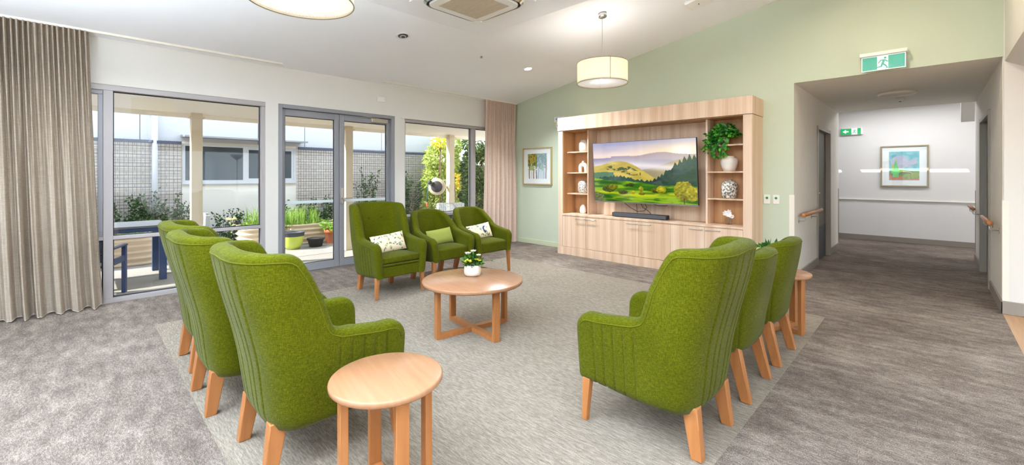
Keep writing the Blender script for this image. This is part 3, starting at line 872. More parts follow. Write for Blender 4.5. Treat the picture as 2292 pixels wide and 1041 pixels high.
# pot on the coffee table
pt = thing('flower_pot', 'white ceramic pot of white and yellow flowers on the coffee table', 'potted plant', (-2.735, 2.315, .420))
MB().lathe([(.050, 0), (.062, .004), (.0685, .02), (.070, .045), (.066, .075), (.061, .088), (.058, .088), (.058, .07)], n=40, capt=True).build('pot', M['ceramic'], pt)
lf = MB()
for k in range(150):
    a = rnd.uniform(0, 2*PI); e = rnd.uniform(.1, 1.3)
    d = Vector((math.cos(a)*math.cos(e), math.sin(a)*math.cos(e), math.sin(e)))
    lf.leaf(Vector((0, 0, .085))+d*rnd.uniform(.02, .07), d+Vector((0, 0, rnd.uniform(-.5, .2))), rnd.uniform(.03, .06), rnd.uniform(.014, .028))
for a, e in ((2.4, .9), (3.4, .25), (2.9, .1), (.1, .2)):
    d = Vector((math.cos(a)*math.cos(e), math.sin(a)*math.cos(e), math.sin(e)))
    for s in (.7, .9, 1.05): lf.leaf(Vector((0, 0, .09))+d*.09*s, d+Vector((0, 0, .3)), .04, .035)
lf.build('foliage', M['leaf'], pt)
sv = MB(); sv.tube([(0, .0, .10), (.07, .05, .135), (.12, .085, .12)], .0015, 5); sv.leaf((.12, .085, .125), (.6, .4, -.1), .035, .03, up=(0, 0, 1))
sv.build('stem', M['leaf'], pt)
wpm = plain('white_petal', (245, 243, 232), .6); ypm = plain('yellow_petal', (206, 196, 60), .6)
for c, r_ in (((.0, .01, .195), .030), ((-.035, -.02, .175), .034), ((-.06, .0, .165), .026), ((.045, .03, .165), .026)):
    wf_ = MB(); flower_mb(wf_, c, r_, 8); flower_mb(wf_, (c[0], c[1], c[2]+.006), r_*.6, 6); wf_.build('flower', wpm, pt)
for c, r_ in (((.06, -.005, .135), .024), ((.068, .02, .125), .02)):
    yf = MB(); flower_mb(yf, c, r_, 8); yf.build('flower', ypm, pt)
for c in ((-.02, -.055, .12), (.01, -.06, .135), (.032, -.05, .13), (-.045, -.05, .108)): MB().sphere(c, .013, 10, 6).build('bud', ypm, pt)
# plant on the far side table
pt = thing('potted_plant', 'leafy plant with small white flowers on the far side table behind the tub chair', 'potted plant', (-.95, 3.985, .470))
MB().lathe([(.045, 0), (.058, .01), (.064, .05), (.058, .085), (.054, .085)], n=32).build('pot', M['ceramic'], pt)
lf = MB()
for k in range(170):
    a = rnd.uniform(0, 2*PI); e = rnd.uniform(.0, 1.4)
    d = Vector((math.cos(a)*math.cos(e), math.sin(a)*math.cos(e), math.sin(e)))
    lf.leaf(Vector((0, 0, .10))+d*rnd.uniform(.02, .14), d+Vector((0, 0, rnd.uniform(-.6, .2))), rnd.uniform(.035, .06), rnd.uniform(.014, .026))
for k in range(14):
    s = k/13; lf.leaf((.08+.04*s, .09+.03*s, .12-.09*s), (rnd.uniform(-1, 1), rnd.uniform(-1, 1), -.4), .035, .018)
lf.build('foliage', M['leaf'], pt)
wps = plain('white_petal_small', (240, 240, 232), .6)
for k in range(8):
    wf_ = MB(); flower_mb(wf_, (rnd.uniform(-.10, .0), rnd.uniform(-.12, .0), rnd.uniform(.14, .19)), .016, 6); wf_.build('flower', wps, pt)

# ================================================================ TELEVISION CABINET
CX0, CX1, CYF = -4.307, -1.480, 5.45
cab = thing('tv_cabinet', 'wide pale oak television wall unit with open shelves and six cupboard doors', 'cabinet', (-2.894, FY-.001, 0))
cx_ = -2.894; cy_ = FY-.001
def cbox(name, x0, x1, y0, y1, z0, z1, m='oak', bev=.0015, par=None):
    return MB().box(x0-cx_, x1-cx_, y0-cy_, y1-cy_, z0, z1).build(name, M[m], par or cab, bevel=bev)
cbox('header', CX0-.006, CX1+.006, CYF-.012, cy_, 1.965, 2.174)
cbox('side_panel', CX0, CX0+.086, CYF, cy_, 0.125, 1.961); cbox('side_panel', CX1-.097, CX1, CYF, cy_, .125, 1.961)
cbox('shadow_gap', CX0+.01, CX1-.01, CYF+.02, cy_, 1.961, 1.965, 'seal', 0)
cbox('plinth', CX0-.004, CX1+.004, CYF-.01, cy_, 0, .122)
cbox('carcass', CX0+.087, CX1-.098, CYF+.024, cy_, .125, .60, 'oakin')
cbox('counter', CX0+.087, CX1-.098, CYF-.002, cy_, .618, .645)
cbox('back_panel', CX0+.087, CX1-.098, 5.80, cy_, .645, 1.961, 'oak')
DLx, DRx = -3.815, -2.03
SF = 5.565
for x in (DLx, DRx): cbox('divider', x-.012, x+.012, SF, 5.80, .645, 1.961)
for (xa, xb) in ((CX0+.087, DLx-.013), (DRx+.013, CX1-.098)):
    for z in (.968, 1.302, 1.632): cbox('shelf', xa, xb, SF+.005, 5.80, z-.018, z)
# darker inner linings of the two open bays
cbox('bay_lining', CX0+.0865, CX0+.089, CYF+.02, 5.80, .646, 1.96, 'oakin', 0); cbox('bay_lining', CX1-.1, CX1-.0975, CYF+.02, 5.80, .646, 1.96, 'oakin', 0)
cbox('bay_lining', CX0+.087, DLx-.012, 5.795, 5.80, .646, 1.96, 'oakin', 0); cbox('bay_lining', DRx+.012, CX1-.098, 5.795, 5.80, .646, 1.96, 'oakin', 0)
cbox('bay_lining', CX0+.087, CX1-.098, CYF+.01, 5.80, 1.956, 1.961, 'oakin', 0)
dx = [-4.219, -3.781, -3.339, -2.900, -2.451, -2.016, -1.579]
hx = [(-3.955, -3.795), (-3.765, -3.60), (-3.075, -2.915), (-2.885, -2.725), (-2.195, -2.04), (-1.99, -1.835)]
for k in range(6):
    d_ = cbox('door', dx[k]+.0015, dx[k+1]-.0015, CYF+.003, CYF+.022, .128, .614)
    h = MB(); a, b2 = hx[k]; y = CYF-.02-cy_
    h.tube([(a-cx_, CYF+.003-cy_, .578), (a-cx_, y, .578), (a+.01-cx_, y-.004, .578), (b2-.01-cx_, y-.004, .578), (b2-cx_, y, .578), (b2-cx_, CYF+.003-cy_, .578)], .0055, 8)
    h.build('door_handle', M['steel'], d_)

# television
tvr = thing('television', 'large wall mounted television showing a misty green valley', 'television', (-2.90, 5.55, .868))
def trees_edge(u, base, amp, freq, s):
    t = abs(((u*freq+vn(u*freq*.5, 3, s)*1.4) % 1)-.5)*2
    return base + amp*(1-t)*(.55+.45*vn(u*freq, 7, s)) + .018*vn(u*60, 1, s)
def landscape(u, v):
    sun = math.exp(-(((u-.89)/.11)**2+((v-.80)/.10)**2))
    glow = math.exp(-(((u-.9)/.45)**2+((v-.74)/.22)**2))
    c = mixc((236, 214, 208), (150, 152, 190), sstep(.74, 1.0, v+.10*(fb(u*3, v*7, 5)-.5)-.05*u))
    c = mixc(c, (250, 226, 176), glow*.8); c = mixc(c, (255, 252, 236), sun)
    r1 = .745+.03*fb(u*4, 0, 1)+.045*math.exp(-((u-.66)/.16)**2)-.02*(u < .2)
    if v < r1: c = mixc(mixc((150, 140, 170), (196, 176, 160), u), (196, 186, 196), sstep(r1, r1-.10, v)*.6)
    r2 = .70+.02*fb(u*9, 2, 2)
    if v < r2-.02: c = mixc(c, (172, 168, 190), .5)
    r3 = .52+.19*sstep(.45, 1.0, u)+.012*fb(u*40, 5, 3)
    if v < r3 and u > .42: c = mixc((150, 140, 110), (206, 186, 110), sstep(.55, .95, u)*(.5+.5*fb(u*14, v*20, 4)))
    fog = math.exp(-((v-.585-.03*math.sin(u*5))/.055)**2)
    c = mixc(c, (236, 226, 226), fog*.92*sstep(.0, .15, u+.1))
    # golden hill
    hill = .60+.085*math.exp(-((u-.27)/.17)**2)-.30*sstep(.36, .80, u)+.0
    if v < hill:
        t = fb(u*8-v*4, v*18+u*6, 6)
        c = mixc((172, 152, 60), (226, 202, 106), t)
        if fb(u*26, v*40, 9) > .60 and .06 < hill-v < .20 and .14 < u < .50: c = (78, 92, 56)
        if v < .46+.05*fb(u*5, 1, 8) and u < .22: c = (90, 128, 100)
    # dark forest band rising to the right
    fr = trees_edge(u, .36+.05*math.sin(u*7)+.29*sstep(.52, .95, u), .035+.055*sstep(.5, .9, u), 22, 12)
    if v < fr:
        t = fb(u*30, v*34, 13)
        c = mixc((18, 42, 44), (52, 84, 66), t); c = mixc(c, (70, 100, 60), .5*sstep(.3, .6, fb(u*5, v*8, 15))*sstep(.6, .9, u))
        if u < .5: c = mixc(c, (64, 108, 96), .35)
    m = .30+.045*math.sin(u*4+1.2)+.04*fb(u*6, 3, 20)+.02*(u < .1)
    if v < m:
        t = fb(u*5+v*3, v*24, 21)
        c = mixc((44, 104, 14), (140, 176, 36), sstep(.3, .7, t))
        b = math.exp(-((v-.10-.05*u)/.035)**2)*sstep(.1, .4, u)+math.exp(-((v-.16+.05*u)/.02)**2)*(u < .35)
        c = mixc(c, (236, 218, 30), b*.75*(.4+.6*fb(u*9, v*30, 22)))
        c = mixc(c, (20, 66, 14), .55*sstep(.55, .7, fb(u*7, v*20, 23)))
    for (bx, by, bw, bh, cc) in ((.16, .215, .07, .06, (44, 62, 16)), (.21, .25, .05, .05, (120, 120, 22)), (.31, .16, .05, .04, (56, 66, 34)), (.40, .285, .035, .03, (22, 44, 16)), (.355, .28, .015, .025, (24, 48, 18)),
                                 (.495, .21, .022, .055, (176, 164, 24)), (.415, .165, .022, .03, (196, 186, 30)), (.645, .205, .055, .045, (52, 62, 14)), (.685, .215, .045, .06, (200, 184, 24)), (.50, .14, .03, .02, (90, 84, 24)),
                                 (.885, .20, .085, .155, (168, 160, 22)), (.955, .16, .05, .12, (196, 184, 24)), (.03, .06, .075, .08, (92, 106, 84))):
        q = ((u-bx)/bw)**2+((v-by)/bh)**2
        if q < .75+.5*fb(u*40, v*40, 30): c = mixc(mixc(cc, (20, 30, 8), .55), mixc(cc, (255, 236, 60), .25), fb(u*60, v*50, 31)*1.3-.1+.25*((v-by)/bh))
    if .884 < u < .892 and v < .10: c = (60, 50, 20)
    return c
TW, TH = 1.548, .869
tilt = math.atan2(.07, TH)
def tvp(n, mb, mat, **k): o = mb.build(n, mat, tvr, **k); return o
rot_tv = (R(0)+tilt*0, 0, 0)
hold = Matrix.Rotation(tilt, 4, 'X')   # top leans toward the room
b_ = MB(); t_ = .008
b_.box(-TW/2, TW/2, .004, .032, 0, TH, hold)
tvp('casing', b_, M['black'], bevel=.002)
b_ = MB()
for q in ((-TW/2, -TW/2+.005, 0, TH), (TW/2-.005, TW/2, 0, TH), (-TW/2+.005, TW/2-.005, TH-.005, TH)): b_.box(q[0], q[1], -.003, .004, q[2], q[3], hold)
tvp('bezel', b_, M['dgrey'])
b_ = MB(); b_.box(-TW/2, TW/2, -.006, .006, -.012, .006, hold); tvp('lower_bezel', b_, M['steel'])
scr = panel('screen', landscape, TW-.011, TH-.011, 300, 170, M['screen'], tvr, (0, 0, 0), (tilt, 0, 0))
scr.location = (0, -.001, .0065)
b_ = MB(); b_.box(-.2, .2, .03, .246, .30, .60); b_.build('wall_mount', M['black'], tvr)
cb = MB()
cb.tube([(-.33, .06, .0), (-.24, .10, -.08), (-.14, .13, -.135), (-.03, .12, -.12), (.03, .08, -.07), (.02, .04, .0)], .004, 6)
cb.tube([(-.05, .05, .0), (-.04, .10, -.07), (.03, .15, -.13), (.07, .18, -.20)], .004, 6)
cb.tube([(.08, .05, -.0), (.2, .09, -.035), (.32, .08, -.03), (.36, .05, .0)], .0035, 6)
cb.tube([(-.12, .05, .0), (-.13, .10, -.10), (-.15, .15, -.20)], .003, 6)
cb.build('cable', M['black'], tvr)
# soundbar
sb = thing('soundbar', 'long black soundbar on the cabinet counter under the television', 'speaker', (-2.965, 5.60, .645))
MB().box(-.42, .42, -.045, .045, .004, .066).build('body', M['black'], sb, bevel=.010, seg=3)
MB().box(-.405, .405, -.0465, -.045, .012, .058).build('grille', M['dgrey'], sb)
fe = MB()
for s in (-.35, .35): fe.box(s-.02, s+.02, -.03, .03, 0, .004)
fe.build('foot', M['black'], sb)

# shelf ornaments
def vase(name, label, cat, x, z, prof, m, y=5.68, n=40, wob=None, grp=None):
    o = MB().lathe(prof, n=n, wob=wob, capt=False).build(name, M[m], loc=(x, y, z)); 
    return tag(o, label, cat, grp)
V = 'ornaments on the cabinet shelves'
LX = -4.005
vase('jar', 'ribbed white jar on the topmost left shelf of the cabinet', 'jar', -3.965, 1.632, [(.05, 0), (.073, .006), (.080, .03), (.081, .12), (.074, .15), (.056, .165), (.056, .180), (.050, .182), (.048, .165), (.03, .15)], 'ceramic2', grp=V)
vase('vase', 'speckled brown and white bulbous vase on the lowest left shelf board', 'vase', -3.985, .968, [(.045, 0), (.066, .008), (.078, .05), (.082, .10), (.078, .15), (.062, .185), (.036, .196), (.034, .212), (.028, .212), (.026, .19)], 'speck', wob=lambda a, z: 1+.02*math.sin(9*a+z*90)+.015*math.sin(13*a-z*60), grp=V)
vase('bud_vase', 'small plain white bud vase on the left end of the counter', 'vase', -3.985, .645, [(.034, 0), (.044, .006), (.054, .04), (.053, .07), (.040, .11), (.022, .135), (.024, .145), (.019, .145), (.016, .13)], 'ceramic', grp=V)
vase('vase', 'white squat urn with narrow rim under the trailing plant', 'vase', -1.80, 1.302, [(.05, 0), (.066, .006), (.085, .05), (.098, .10), (.100, .135), (.088, .160), (.056, .172), (.056, .188), (.050, .190), (.046, .17)], 'ceramic', grp=V)
vase('vase', 'mottled grey and white vase on the lowest right shelf board', 'vase', -1.80, .968, [(.055, 0), (.078, .010), (.090, .06), (.093, .12), (.088, .175), (.068, .205), (.036, .218), (.036, .232), (.030, .232), (.028, .21)], 'speck2', wob=lambda a, z: 1+.02*math.sin(8*a+z*70)+.02*math.sin(11*a-z*50), grp=V)
# arch vase
av = MB()
pa = [(-.052, 0, .0), (-.054, 0, .04)] + [(-.052*math.cos(t), 0, .075+.050*math.sin(t)) for t in [PI*k/12 for k in range(13)]] + [(.054, 0, .04), (.052, 0, .0)]
av.tube(pa, [.026, .027] + [.030+.004*math.sin(PI*k/12) for k in range(13)] + [.027, .026], 16)
av.lathe([(.034, .115), (.030, .140), (.020, .158), (.0175, .172), (.021, .182), (.015, .182), (.012, .165)], n=24)
tag(av.build('arch_vase', M['ceramic'], loc=(-3.985, 5.68, 1.302)), 'white arch-shaped vase with a hollow base on the second left shelf', 'vase', V)
# trailing plant
ip = thing('trailing_plant', 'bushy bright green trailing ivy on the topmost right shelf', 'potted plant', (-1.86, 5.66, 1.632))
MB().lathe([(.045, 0), (.055, .01), (.062, .09), (.058, .09)], n=28).build('pot', M['ceramic'], ip)
lf = MB(); rr = random.Random(5)
for k in range(430):
    q = rr.random()
    if q < .66:
        a = rr.uniform(0, 2*PI); e = rr.uniform(-.2, 1.4); r_ = rr.uniform(.05, .15)
        p = Vector((.02+1.25*r_*math.cos(a)*math.cos(e), -.03+.55*r_*math.sin(a)*math.cos(e), .12+r_*math.sin(e)))
    else:
        t = rr.random(); p = Vector((-.03-.13*t+rr.uniform(-.05, .05), -.11+rr.uniform(-.03, .03), .10-.23*t*t+rr.uniform(-.04, .05)+.05*t))
    if p.x < -.14: p.y = min(p.y, -.095-.03*rr.random())
    lf.leaf(p, (rr.uniform(-1, 1), rr.uniform(-1, .2), rr.uniform(-.8, .6)), rr.uniform(.035, .055), rr.uniform(.028, .04), up=(0, -1, .5), fold=.12)
for k in range(110):
    t = rr.random(); lf.leaf((-.02+rr.uniform(-.09, .10), -.10+rr.uniform(-.03, .02), .10-.24*t), (rr.uniform(-1, 1), -.4, -1), .045, .036, up=(0, -1, .4), fold=.12)
lf.build('foliage', M['ivy'], ip)
# orchid in glass
og = thing('flower_vase', 'small white orchid bloom in a clear glass at the right end of the counter', 'vase', (-1.80, 5.66, .645))
MB().lathe([(.028, 0), (.036, .004), (.044, .03), (.046, .05), (.040, .075), (.034, .085)], n=28, capt=False).build('glass', M['vglass'], og)
opm = plain('orchid_petal', (246, 242, 240), .6)
for c, r_ in (((-.03, -.01, .135), .045), ((.015, -.02, .12), .045), ((.045, -.015, .10), .035), ((.0, .01, .15), .04)):
    of = MB(); flower_mb(of, c, r_, 6, (0, -1, .4)); flower_mb(of, c, r_*.5, 4, (0, -1, .3)); of.build('flower', opm, og)
sm = MB(); sm.tube([(.0, 0, .005), (.01, .005, .07), (-.03, 0, .13)], .003, 6); sm.leaf((-.04, -.01, .13), (-1, -.3, .6), .05, .03); sm.build('stem', M['leaf'], og)

# ================================================================ WALL ITEMS
def picture(name, label, x0, x1, z0, z1, ywall, fw, mat_w, fn, fm, nx, ny, art):
    t = thing(name, label, 'picture', ((x0+x1)/2, ywall-.0005, z0))
    w, h = x1-x0, z1-z0; d = .035
    f = MB()
    for q in ((-w/2, -w/2+fw, 0, h), (w/2-fw, w/2, 0, h), (-w/2+fw, w/2-fw, 0, fw), (-w/2+fw, w/2-fw, h-fw, h)): f.box(q[0], q[1], -d, 0, q[2], q[3])
    f.build('frame', M[fm], t, bevel=.002)
    MB().box(-w/2+fw, w/2-fw, -.018, -.004, fw, h-fw).build('mount', M['mount'], t)
    ax0, ax1, az0, az1 = art
    panel('print', fn, ax1-ax0, az1-az0, nx, ny, M['paint'], t, ((ax0+ax1)/2-(x0+x1)/2, -.0195, az0-z0))
    MB().box(-w/2+fw, w/2-fw, -.027, -.025, fw, h-fw).build('glazing', M['glass'], t)
    return t
def forest(u, v):
    r = u > .46
    c = (236, 238, 240) if not r else (214, 224, 232)
    can = fb(u*9, v*11, 41)
    dens = sstep(.12, .75, v)
    if can*(.35+dens) > .42:
        c = mixc((120, 150, 70), (196, 212, 130), fb(u*22, v*24, 42)) if not r else mixc((140, 176, 172), (190, 212, 190), fb(u*22, v*24, 43))
    if fb(u*16, v*18, 44)*(.3+dens) > .56: c = (46, 82, 40) if not r else (140, 164, 176)
    if not r and fb(u*14, v*15, 45)*(.3+dens) > .60: c = (168, 150, 40)
    for (x, w_, cc, z1) in ((.08, .022, (104, 72, 48), .9), (.32, .024, (150, 86, 44), 1), (.455, .02, (94, 84, 50), 1), (.57, .018, (160, 172, 190), .8), (.83, .016, (176, 186, 204), .7), (.96, .026, (170, 146, 146), .8), (.2, .01, (180, 186, 190), .6), (.7, .012, (206, 216, 226), .7)):
        if abs(u-x-.01*math.sin(v*9+x*30)) < w_ and v < z1 and (v < .35 or fb(u*30, v*24, 46) < .62): c = cc
    return c
picture('framed_picture', 'framed print of tall slender trees on the green wall left of the cabinet', -5.461, -4.774, 1.083, 1.757, FY, .022, None, forest, 'gold', 110, 130, (-5.342, -4.887, 1.192, 1.648))
def storm(u, v):
    c = mixc((60, 160, 176), (170, 218, 222), fb(u*6+v*2, v*12, 51))
    d = v-(.62+.25*math.sin(u*3.0+.3)*.6)
    if (((u-.36)/.30)**2+((v-.62)/.24)**2) < 1 or (abs(v-(.46+.38*(u-.35))) < .10 and .4 < u < .92): c = mixc((172, 170, 196), (206, 204, 220), fb(u*7, v*16, 52))
    hz = .34+.03*math.sin(u*5)
    if v < hz: c = mixc((62, 96, 30), (128, 158, 54), fb(u*8, v*20, 53))
    if v < .16-.1*u+.04*fb(u*6, 2, 54): c = mixc((206, 130, 96), (186, 96, 60), fb(u*20, v*20, 55))
    if abs(v-(.30-.12*((u-.5)/.4)**2)) < .012 and .35 < u < .85: c = (214, 186, 160)
    for bx, by, bw, bh in ((.62, .12, .17, .10), (.88, .16, .15, .12)):
        if ((u-bx)/bw)**2+((v-by)/bh)**2 < 1: c = mixc((92, 120, 20), (190, 200, 60), fb(u*18, v*18, 56))
    e = ((u-.22)/(.13 if v < .32 else .13*max(.05, (1-(v-.32)/.42))))**2
    if .10 < v < .74 and e < 1 and not (v < .24 and e > .6): c = mixc((70, 190, 90), (130, 220, 130), fb(u*14, v*20, 57))
    if ((u-.13)/.03)**2+((v-.46)/.08)**2 < 1: c = (226, 200, 40)
    return c
picture('framed_picture', 'framed painting of a bright green tree under stormy sky at the corridor end', -.711, -.048, 1.042, 1.808, 10.8, .024, None, storm, 'bronze', 110, 100, (-.588, -.172, 1.165, 1.70))

# exit signs
def seg(u, v, a, b2, w):
    ax, ay = a; bx, by = b2; dx, dy = bx-ax, by-ay
    t = max(0, min(1, ((u-ax)*dx+(v-ay)*dy)/(dx*dx+dy*dy))); return math.hypot(u-ax-t*dx, v-ay-t*dy) < w
def runner(x, y):  # unit square figure, running right
    if math.hypot(x-.60, y-.86) < .085: return True
    for a, b2, w in (((.52, .68), (.42, .40), .085), ((.55, .70), (.30, .70), .045), ((.30, .70), (.16, .50), .04), ((.58, .70), (.74, .56), .045), ((.74, .56), (.98, .60), .035),
                     ((.42, .42), (.62, .26), .06), ((.62, .26), (.74, .06), .05), ((.74, .06), (.62, .02), .03), ((.40, .40), (.34, .20), .06), ((.34, .20), (-.10, .12), .045)):
        if seg(x, y, a, b2, w): return True
    return False
GR = (8, 140, 104); WH = (244, 246, 248)
def sign_run(u, v):
    W_, H_ = .345, .148; x, z = u*W_, v*H_
    if x < .007 or x > W_-.007 or z < .006 or z > H_-.006: return WH
    px, pz = (x-.118)/.118, (z-.010)/.128
    if runner(px, pz): return GR
    if .125 < x < .212: return WH
    return GR
es = thing('exit_sign', 'illuminated green exit sign with running figure above the corridor opening', 'sign', (-.362, 5.80, 2.336))
pl = MB().box(-.1725, .1725, -.003, .004, 0, .148); pl.build('sign_panel', M['white'], es)
panel('sign_face', sign_run, .345, .148, 230, 100, M['signlit'], es, (0, -.0036, 0))
hs = MB(); prof = [(-.028+.0, .150), (-.030, .168), (-.022, .186), (-.005, .193), (.02, .19), (.078, .19), (.078, .150)]
hs.prism([(a, b2) for a, b2 in prof], 'x', -.185, .185)
fixn(hs.build('housing', M['white'], es, bevel=.003))
GR2 = (20, 168, 96)
def sign_left(u, v):
    W_, H_ = .335, .125; x, z = u*W_, v*H_
    if x > W_-.018: return WH
    if .170 < x < .262:
        q = ((x-.178)/.08, (z-.014)/.10)
        return GR2 if runner(*q) else WH
    cx, cz = x-.03, z-.0625
    if 0 < cx < .055 and abs(cz) < cx*.72 and (cx > .0): 
        if cx < .045 or abs(cz) > .010:
            if abs(cz) > cx*.72-.026 or abs(cz) < .012: return WH
    if .02 < cx < .095 and abs(cz) < .012: return WH
    return GR2
es2 = thing('exit_sign', 'small green exit sign with left arrow on the corridor end wall', 'sign', (-1.146, 10.7995, 2.058))
MB().box(-.172, .172, -.055, 0, 0, .127).build('housing', M['white'], es2, bevel=.004)
panel('sign_face', sign_left, .335, .120, 170, 64, M['signlit'], es2, (-.002, -.0555, .0035))

# call buttons
def cb_(x, lab):
    t = thing('call_button', lab, 'button', (x, FY, .910), group='wall buttons')
    MB().box(-.034, .034, -.014, 0, 0, .108).build('plate', M['white'], t, bevel=.003)
    b = MB(); b.lathe([(.0125, 0), (.0125, .006), (.009, .010), (.004, .0115)], n=20, xf=Matrix.Translation((0, -.014, .072)) @ Matrix.Rotation(R(90), 4, 'X'))
    b.build('green_button', plain('green_button', (10, 120, 40), .3), t)
    b = MB(); b.lathe([(.021, 0), (.020, .001)], n=24, xf=Matrix.Translation((0, -.014, .072)) @ Matrix.Rotation(R(90), 4, 'X'))
    b.build('button_surround', plain('pale_green_ring', (196, 226, 200), .4), t)
cb_(-1.431, 'white wall plate with green button, the one nearer the cabinet'); cb_(-1.334, 'white wall plate with green button, the one nearer the corridor')
# notice on wall beside cabinet
def notice(u, v):
    if v > .58:
        c = (238, 242, 250)
        if .12 < u < .95 and .74 < v < .92 and (int(u*34) % 3) and fb(u*40, v*8, 61) > .35: c = (60, 92, 156)
        if .10 < u < .8 and .64 < v < .665: c = (120, 140, 180)
        return c
    if v > .34: return (232, 226, 70) if (u-.45)**2*3+(v-.47)**2*9 < .12 else (246, 243, 170)
    return (40, 46, 56) if abs(u-.45) < .12 and .10 < v < .27 else (240, 240, 246)
nt_ = thing('wall_notice', 'small white notice with blue heading partly hidden by the cabinet corner', 'notice', (-4.622, FY, 2.085))
MB().box(-.105, .105, -.004, 0, .10, .186).build('heading_sheet', M['white'], nt_)
panel('heading_print', lambda u, v: notice(u, .58+.42*v), .208, .085, 100, 30, M['paint'], nt_, (0, -.0045, .1005))
MB().box(-.072, -.0, -.004, 0, 0, .099).build('lower_sheet', M['white'], nt_)
panel('lower_print', lambda u, v: notice(u, .57*v), .07, .098, 30, 40, M['paint'], nt_, (-.036, -.0045, .0005))
# blank plate above the door
sp = thing('blank_plate', 'white blank electrical plate on the wall above the glass door', 'plate', (WX, 3.117, 2.325))
MB().box(0, .012, -.06, .06, 0, .072).build('plate', M['white'], sp, bevel=.003)
scw = MB()
for s in (-.042, .042): scw.lathe([(.005, 0), (.004, .002)], n=12, xf=Matrix.Translation((.012, s, .036)) @ Matrix.Rotation(R(90), 4, 'Y'))
scw.build('screw', M['offwhite'], sp)

# handrails
def handrail(label, x, wallx, y0, y1, z, brk):
    t = thing('handrail', label, 'handrail', (x, y0, z), group='corridor handrails')
    r = MB(); L_ = y1-y0
    r.lathe([(.019, 0), (.022, .003), (.022, L_-.003), (.019, L_)], n=20, xf=Matrix.Rotation(R(-90), 4, 'X'))
    r.build('rail', M['beech'], t)
    for yb in brk:
        b = MB(); wx = wallx-x
        b.tube([(0, yb, -.018), (0, yb, -.06), (wx*.2, yb, -.072), (wx-math.copysign(.006, wx), yb, -.072)], .006, 8)
        b.lathe([(.028, 0), (.028, .005)], n=20, xf=Matrix.Translation((wx-(.005 if wx > 0 else 0), yb, -.072)) @ Matrix.Rotation(R(90), 4, 'Y'))
        b.build('bracket', M['steel'], t)
handrail('round timber handrail on the left wall of the corridor', CL+.065, CL, 6.03, 7.20, .778, (.09, .85))
handrail('round timber handrail on the right corridor wall, nearest the lounge', CR-.065, CR, 6.05, 6.92, .80, (.08, .72))
handrail('round timber handrail on the right corridor wall beyond the dark door', CR-.065, CR, 8.42, 9.28, .80, (.08, .72))

# ================================================================ CEILING ITEMS
ang = math.atan(.171)
def pendant(label, x, y, zb, r, h, pw):
    zc = ceilz(x)
    t = thing('pendant_lamp', label, 'lamp', (x, y, zb), group='drum pendant lamps')
    s = MB()
    s.lathe([(r, 0), (r, h)], n=72, capb=False, capt=False); s.lathe([(r-.003, h), (r-.003, 0)], n=72, capb=False, capt=False)
    s.build('lamp_shade', M['shade'], t)
    rim = MB()
    for z in (0, h): rim.tube([(r*math.cos(2*PI*k/64), r*math.sin(2*PI*k/64), z) for k in range(65)], .0035, 6)
    rim.build('shade_rim', M['bronze'], t)
    sm_ = MB(); a = R(-44); sm_.box(-.003, .003, -r-.002, -r+.001, 0, h, Matrix.Rotation(R(50), 4, 'Z')); sm_.build('seam', M['bronze'], t)
    d = MB(); n = 180; v = []; f = []
    for k in range(n):
        aa = 2*PI*k/n; q = .0025*(1 if k % 2 else -1)
        v += [(r*.995*math.cos(aa), r*.995*math.sin(aa), .014+q), (.085*math.cos(aa), .085*math.sin(aa), .024)]
    f = [(2*k, 2*k+1, (2*k+3) % (2*n), (2*k+2) % (2*n)) for k in range(n)]
    d.add(v, f); d.build('pleated_diffuser', M['diff'], t)
    l = MB(); l.lathe([(.082, .020), (.086, .024), (.086, .034)], n=40, capt=True); l.build('light_disc', M['lampon'], t)
    c = MB(); c.tube([(0, 0, .03), (0, 0, zc-zb-.03)], .003, 6); c.build('cord', M['steel'], t)
    ca = MB(); ca.lathe([(.045, -.045), (.048, -.042), (.048, .004)], n=32, xf=Matrix.Translation((0, 0, zc-zb)) @ Matrix.Rotation(-ang, 4, 'Y'))
    ca.build('ceiling_rose', M['chrome'], t)
    ld = bpy.data.lights.new('pendant_bulb', 'POINT'); ld.energy = pw; ld.shadow_soft_size = .06; ld.color = (1, .98, .95)
    lo = bpy.data.objects.new('pendant_bulb', ld); COL.objects.link(lo); lo.parent = t; lo.location = (0, 0, .13)
pendant('cream drum pendant lamp hanging in front of the green wall', -2.704, 4.232, 2.305, .284, .235, 8)
pendant('cream drum pendant lamp cut off at the top edge, nearest the camera', -2.571, .90, 2.245, .284, .235, 12)

def on_ceil(x, y): return Matrix.Translation((x, y, ceilz(x))) @ Matrix.Rotation(-ang, 4, 'Y')
LAMPC = (.88, .94, 1)
def downlight(label, x, y, lit, power=0):
    t = thing('downlight', label, 'light', (x, y, ceilz(x)), group='recessed downlights'); t.rotation_euler = (0, -ang, 0)
    MB().lathe([(.058, -.004), (.078, -.006), (.083, -.003), (.083, .0), (.058, .0)], n=40, capb=False, capt=False).build('trim_ring', M['white'], t)
    if lit:
        MB().lathe([(.057, -.0035), (.057, -.001)], n=36).build('lamp_disc', M['lampon'], t)
    else:
        MB().lathe([(.057, -.001), (.057, -.0035)], n=36, capt=True, capb=False).build('recess', M['dgrey'], t)
        g = MB(); g.lathe([(.030, -.016), (.034, -.012), (.036, -.003)], n=28); g.build('gimbal_lamp', M['chrome'], t)
        g = MB(); g.lathe([(.018, -.020), (.022, -.016)], n=20); g.build('lens', M['dgrey'], t)
    if power:
        ld = bpy.data.lights.new('downlight_or_fill', 'AREA'); ld.shape = 'DISK'; ld.size = .12; ld.energy = power; ld.color = LAMPC; ld.spread = R(125)
        lo = bpy.data.objects.new('downlight_or_fill', ld); COL.objects.link(lo); lo.parent = t; lo.location = (0, 0, -.012)
    return t
downlight('recessed ceiling downlight with an unlit swivel lamp, nearer the air conditioner', -4.293, 2.605, False)
